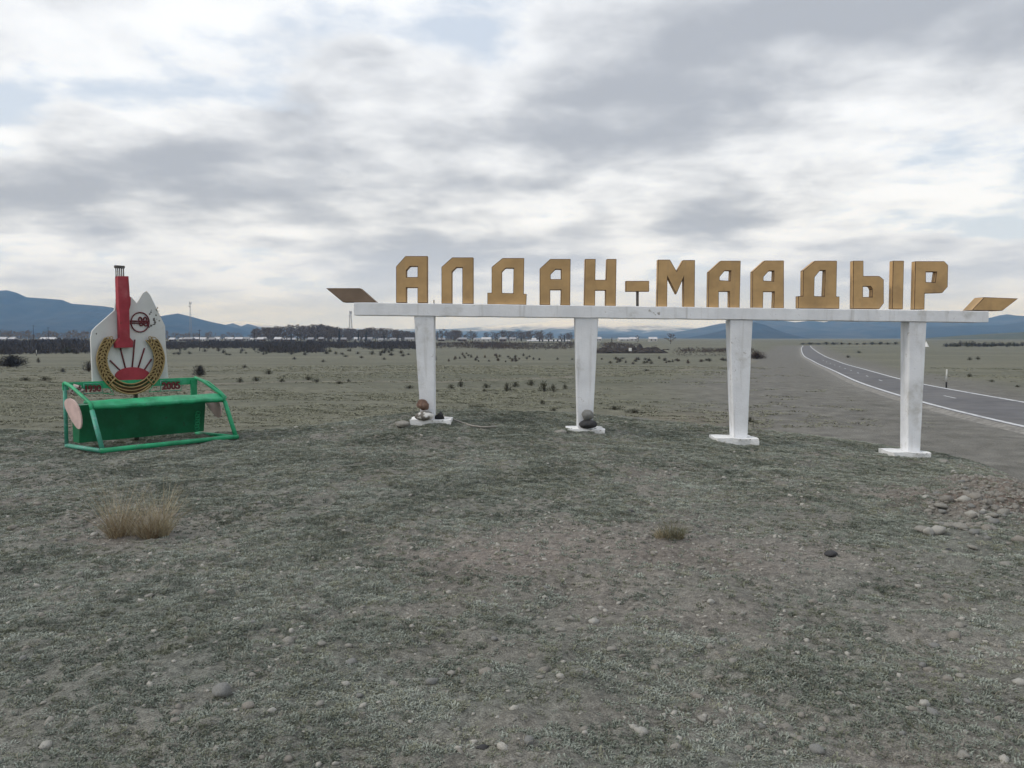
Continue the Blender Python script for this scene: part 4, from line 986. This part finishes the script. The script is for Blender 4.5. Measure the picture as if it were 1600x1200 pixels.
# ------------------------------------------------------------------ debris heap
hx = hit(985, 552); k = hx.y / F
dh = thing('debris_heap', 'heap of old logs and earth on the plain with a white sheet', 'heap', (hx.x, hx.y, gz(hx.x, hx.y)))
bm = bmesh.new(); bmesh.ops.create_grid(bm, x_segments=60, y_segments=16, size=1)
for v in bm.verts:
    x, y = v.co.x, v.co.y; e = max(0, 1 - x * x) * max(0, 1 - y * y)
    v.co = Vector((x * 62 * k, y * 6 + 6, -.3 + 15 * k * (e ** .5) * (.55 + .8 * abs(mnoise.noise(Vector((x * 5, y * 2, 4)))))))
link('earth', bm_mesh(bm, 'earth', True), mat('dark_heap_earth', (.052, .046, .041), 1, .35, .6, .5, 2, .1), dh)
LOG = mat('grey_log', (.105, .09, .078), .9, .3, 1)
for i in range(80):
    x = rng.uniform(-56, 60) * k; y = rng.uniform(-1.5, 5); a = rng.gauss(0, .5); L = rng.uniform(1.2, 3.6); z = rng.uniform(.1, 1.2 + 1.0 * max(0, y) / 4)
    tube_obj('log', [(x - L / 2 * math.cos(a), y - L / 2 * math.sin(a), z + rng.gauss(0, .22)), (x + L / 2 * math.cos(a), y + L / 2 * math.sin(a), z + rng.gauss(0, .22))], rng.uniform(.08, .2), LOG, dh, 6)
o = box('white_sheet', -.9, .2, -1.9, -1.7, .9, 2.1, WHITE2, dh, 0, .1)

# ------------------------------------------------------------------ hills and mountains
def ridge(name, prof, dist, depth, mats, seed, rough=.42, spurs=6, base=-8, snow=None, nfront=44):
    xs, ys = zip(*prof); n_ = 420; px = np.linspace(xs[0], xs[-1], n_)
    top = np.interp(px, xs, ys); v, f = [], []
    m_ = nfront
    for j in range(m_ + 12):
        q = j / (m_ - 1)           # 0 foot, 1 crest, beyond: back slope
        for i in range(n_):
            a = (px[i] - 800) / F
            H = EYE + dist * (528 - top[i]) / F + 6
            Y = dist - depth * (1 - q); X = a * (dist * .6 + Y * .4)
            e = q if q <= 1 else max(0, 1 - (q - 1) * 3.2)
            nz = fb(np.array([X]), np.array([Y * 1.0]), depth * .5, 5, seed, .55)[0] if False else 0
            v.append((X, Y, base + (H - base) * (e ** 1.25)))
    v = np.array(v); X, Y = v[:, 0], v[:, 1]
    qq = np.repeat(np.arange(m_ + 12) / (m_ - 1), n_); e = np.clip(np.where(qq <= 1, qq, 1 - (qq - 1) * 3.2), 0, 1)
    rg = 1 - 2 * np.abs(fb(X, Y * .35, depth * .35, 4, seed, .55))           # ridged spurs running down the slope
    v[:, 2] = base + (v[:, 2] - base) * (1 + rough * (rg - 1) * (1 - np.abs(2 * e - 1) ** 6) * (1 - e ** 5))
    I = np.arange(m_ + 11)[:, None] * n_ + np.arange(n_ - 1)[None, :]
    fq = np.stack([I, I + 1, I + n_ + 1, I + n_], -1).reshape(-1, 4)
    o = link(name, np_mesh(name, v, fq), mats); o['kind'] = 'structure'; return o
def hill_mat(name, c1, c2, scale, snowz=None):
    m = bpy.data.materials.new(name); m.use_nodes = True; t = m.node_tree; b = t.nodes['Principled BSDF']
    oc = N(t, 'ShaderNodeTexCoord').outputs['Object']; nz = FBM(t, oc, scale, 8, .65)
    cc = MIX(t, SS(t, nz, .35, .65), c1, c2)
    if snowz:
        z = N(t, 'ShaderNodeSeparateXYZ', {0: oc}).outputs[2]
        sn = SS(t, M(t, 'ADD', z, M(t, 'MULTIPLY', M(t, 'SUBTRACT', FBM(t, oc, scale * 2.2, 8, .7), .5), snowz[2])), snowz[0], snowz[1])
        cc = MIX(t, sn, cc, (.82, .83, .85))
    t.links.new(cc, b.inputs['Base Color']); b.inputs['Roughness'].default_value = 1; b.inputs['Specular IOR Level'].default_value = 0
    return m
HILL = hill_mat('wooded_hill', (.030, .036, .030), (.055, .055, .042), .006)
HILLR = hill_mat('steppe_hill', (.034, .040, .034), (.085, .080, .062), .004)
SLOPE = hill_mat('pale_steppe_slope', (.12, .125, .085), (.09, .10, .07), .01)
SNOW = hill_mat('snow_mountain', (.045, .055, .060), (.08, .085, .085), .0016, (60, 200, 300))
ridge('left_hills', [(-700, 470), (-500, 452), (-300, 468), (-100, 450), (-40, 453), (0, 456), (15, 455), (30, 459), (45, 466), (75, 468), (100, 470), (115, 476), (130, 477), (165, 480), (178, 482), (215, 492), (240, 498), (260, 494), (280, 491), (300, 496), (330, 504), (350, 508), (375, 515), (400, 524), (430, 531)], 6500, 2300, HILL, 5)
ridge('left_far_hills', [(320, 530), (340, 512), (365, 506), (378, 511), (388, 507), (396, 509), (410, 514), (450, 516), (520, 521), (600, 526), (650, 530)], 7500, 1700, HILLR, 8)
ridge('right_far_hills', [(880, 531), (930, 523), (965, 522), (1000, 526), (1030, 524), (1050, 521), (1062, 519), (1100, 512), (1108, 510), (1122, 507), (1140, 505), (1175, 500), (1200, 499), (1230, 503), (1241, 504.5), (1265, 502), (1288, 504.5), (1300, 500), (1350, 496), (1420, 492), (1500, 494), (1545, 497.5), (1558, 494), (1572, 492), (1585, 494), (1600, 495), (1660, 490), (1760, 480), (1900, 470), (2100, 476), (2300, 490)], 8200, 2700, HILLR, 11, .3)
ridge('right_near_hill', [(1040, 534), (1090, 526), (1120, 520), (1150, 510), (1178, 505), (1195, 509), (1215, 518), (1232, 527), (1245, 534)], 5600, 1100, HILL, 15)
ridge('right_spur', [(1260, 534), (1300, 528), (1340, 521), (1390, 515), (1440, 512), (1500, 510), (1560, 509), (1640, 500), (1750, 495), (1900, 500), (2100, 505)], 6500, 1800, HILL, 18)
ridge('right_slope', [(1400, 535), (1450, 531), (1500, 527.5), (1540, 525), (1600, 522), (1700, 514), (1850, 506), (2100, 500)], 2400, 900, SLOPE, 21, .05)
ridge('snow_mountains', [(200, 516), (300, 511), (345, 506), (370, 503), (400, 504), (430, 509), (480, 513), (520, 514), (560, 514), (590, 517), (620, 516), (660, 514), (700, 515), (740, 512), (790, 509), (830, 506), (870, 502), (890, 500), (925, 502), (950, 504), (975, 503), (990, 506), (1005, 504), (1025, 508), (1060, 511), (1100, 512), (1200, 508), (1400, 510)], 11000, 2500, SNOW, 25, .45)

# ------------------------------------------------------------------ the air
bm = bmesh.new(); bmesh.ops.create_cube(bm, size=1)
for v in bm.verts: v.co = Vector((v.co.x * 27600, v.co.y * 27600, -12 + (v.co.z + .5) * 470))
hz = bm_mesh(bm, 'haze'); hm = bpy.data.materials.new('thin_air'); hm.use_nodes = True; t = hm.node_tree; t.nodes.clear()
pvn = N(t, 'ShaderNodeVolumePrincipled', {'Color': (.26, .52, 1.0, 1), 'Absorption Color': (1, 1, 1, 1), 'Density': 1.05e-4, 'Anisotropy': 0.0})
N(t, 'ShaderNodeOutputMaterial', {'Volume': pvn.outputs[0]})
ho = link('haze', hz, hm); ho['kind'] = 'stuff'; tag(ho, 'thin bluish air fading the far hills', 'haze')
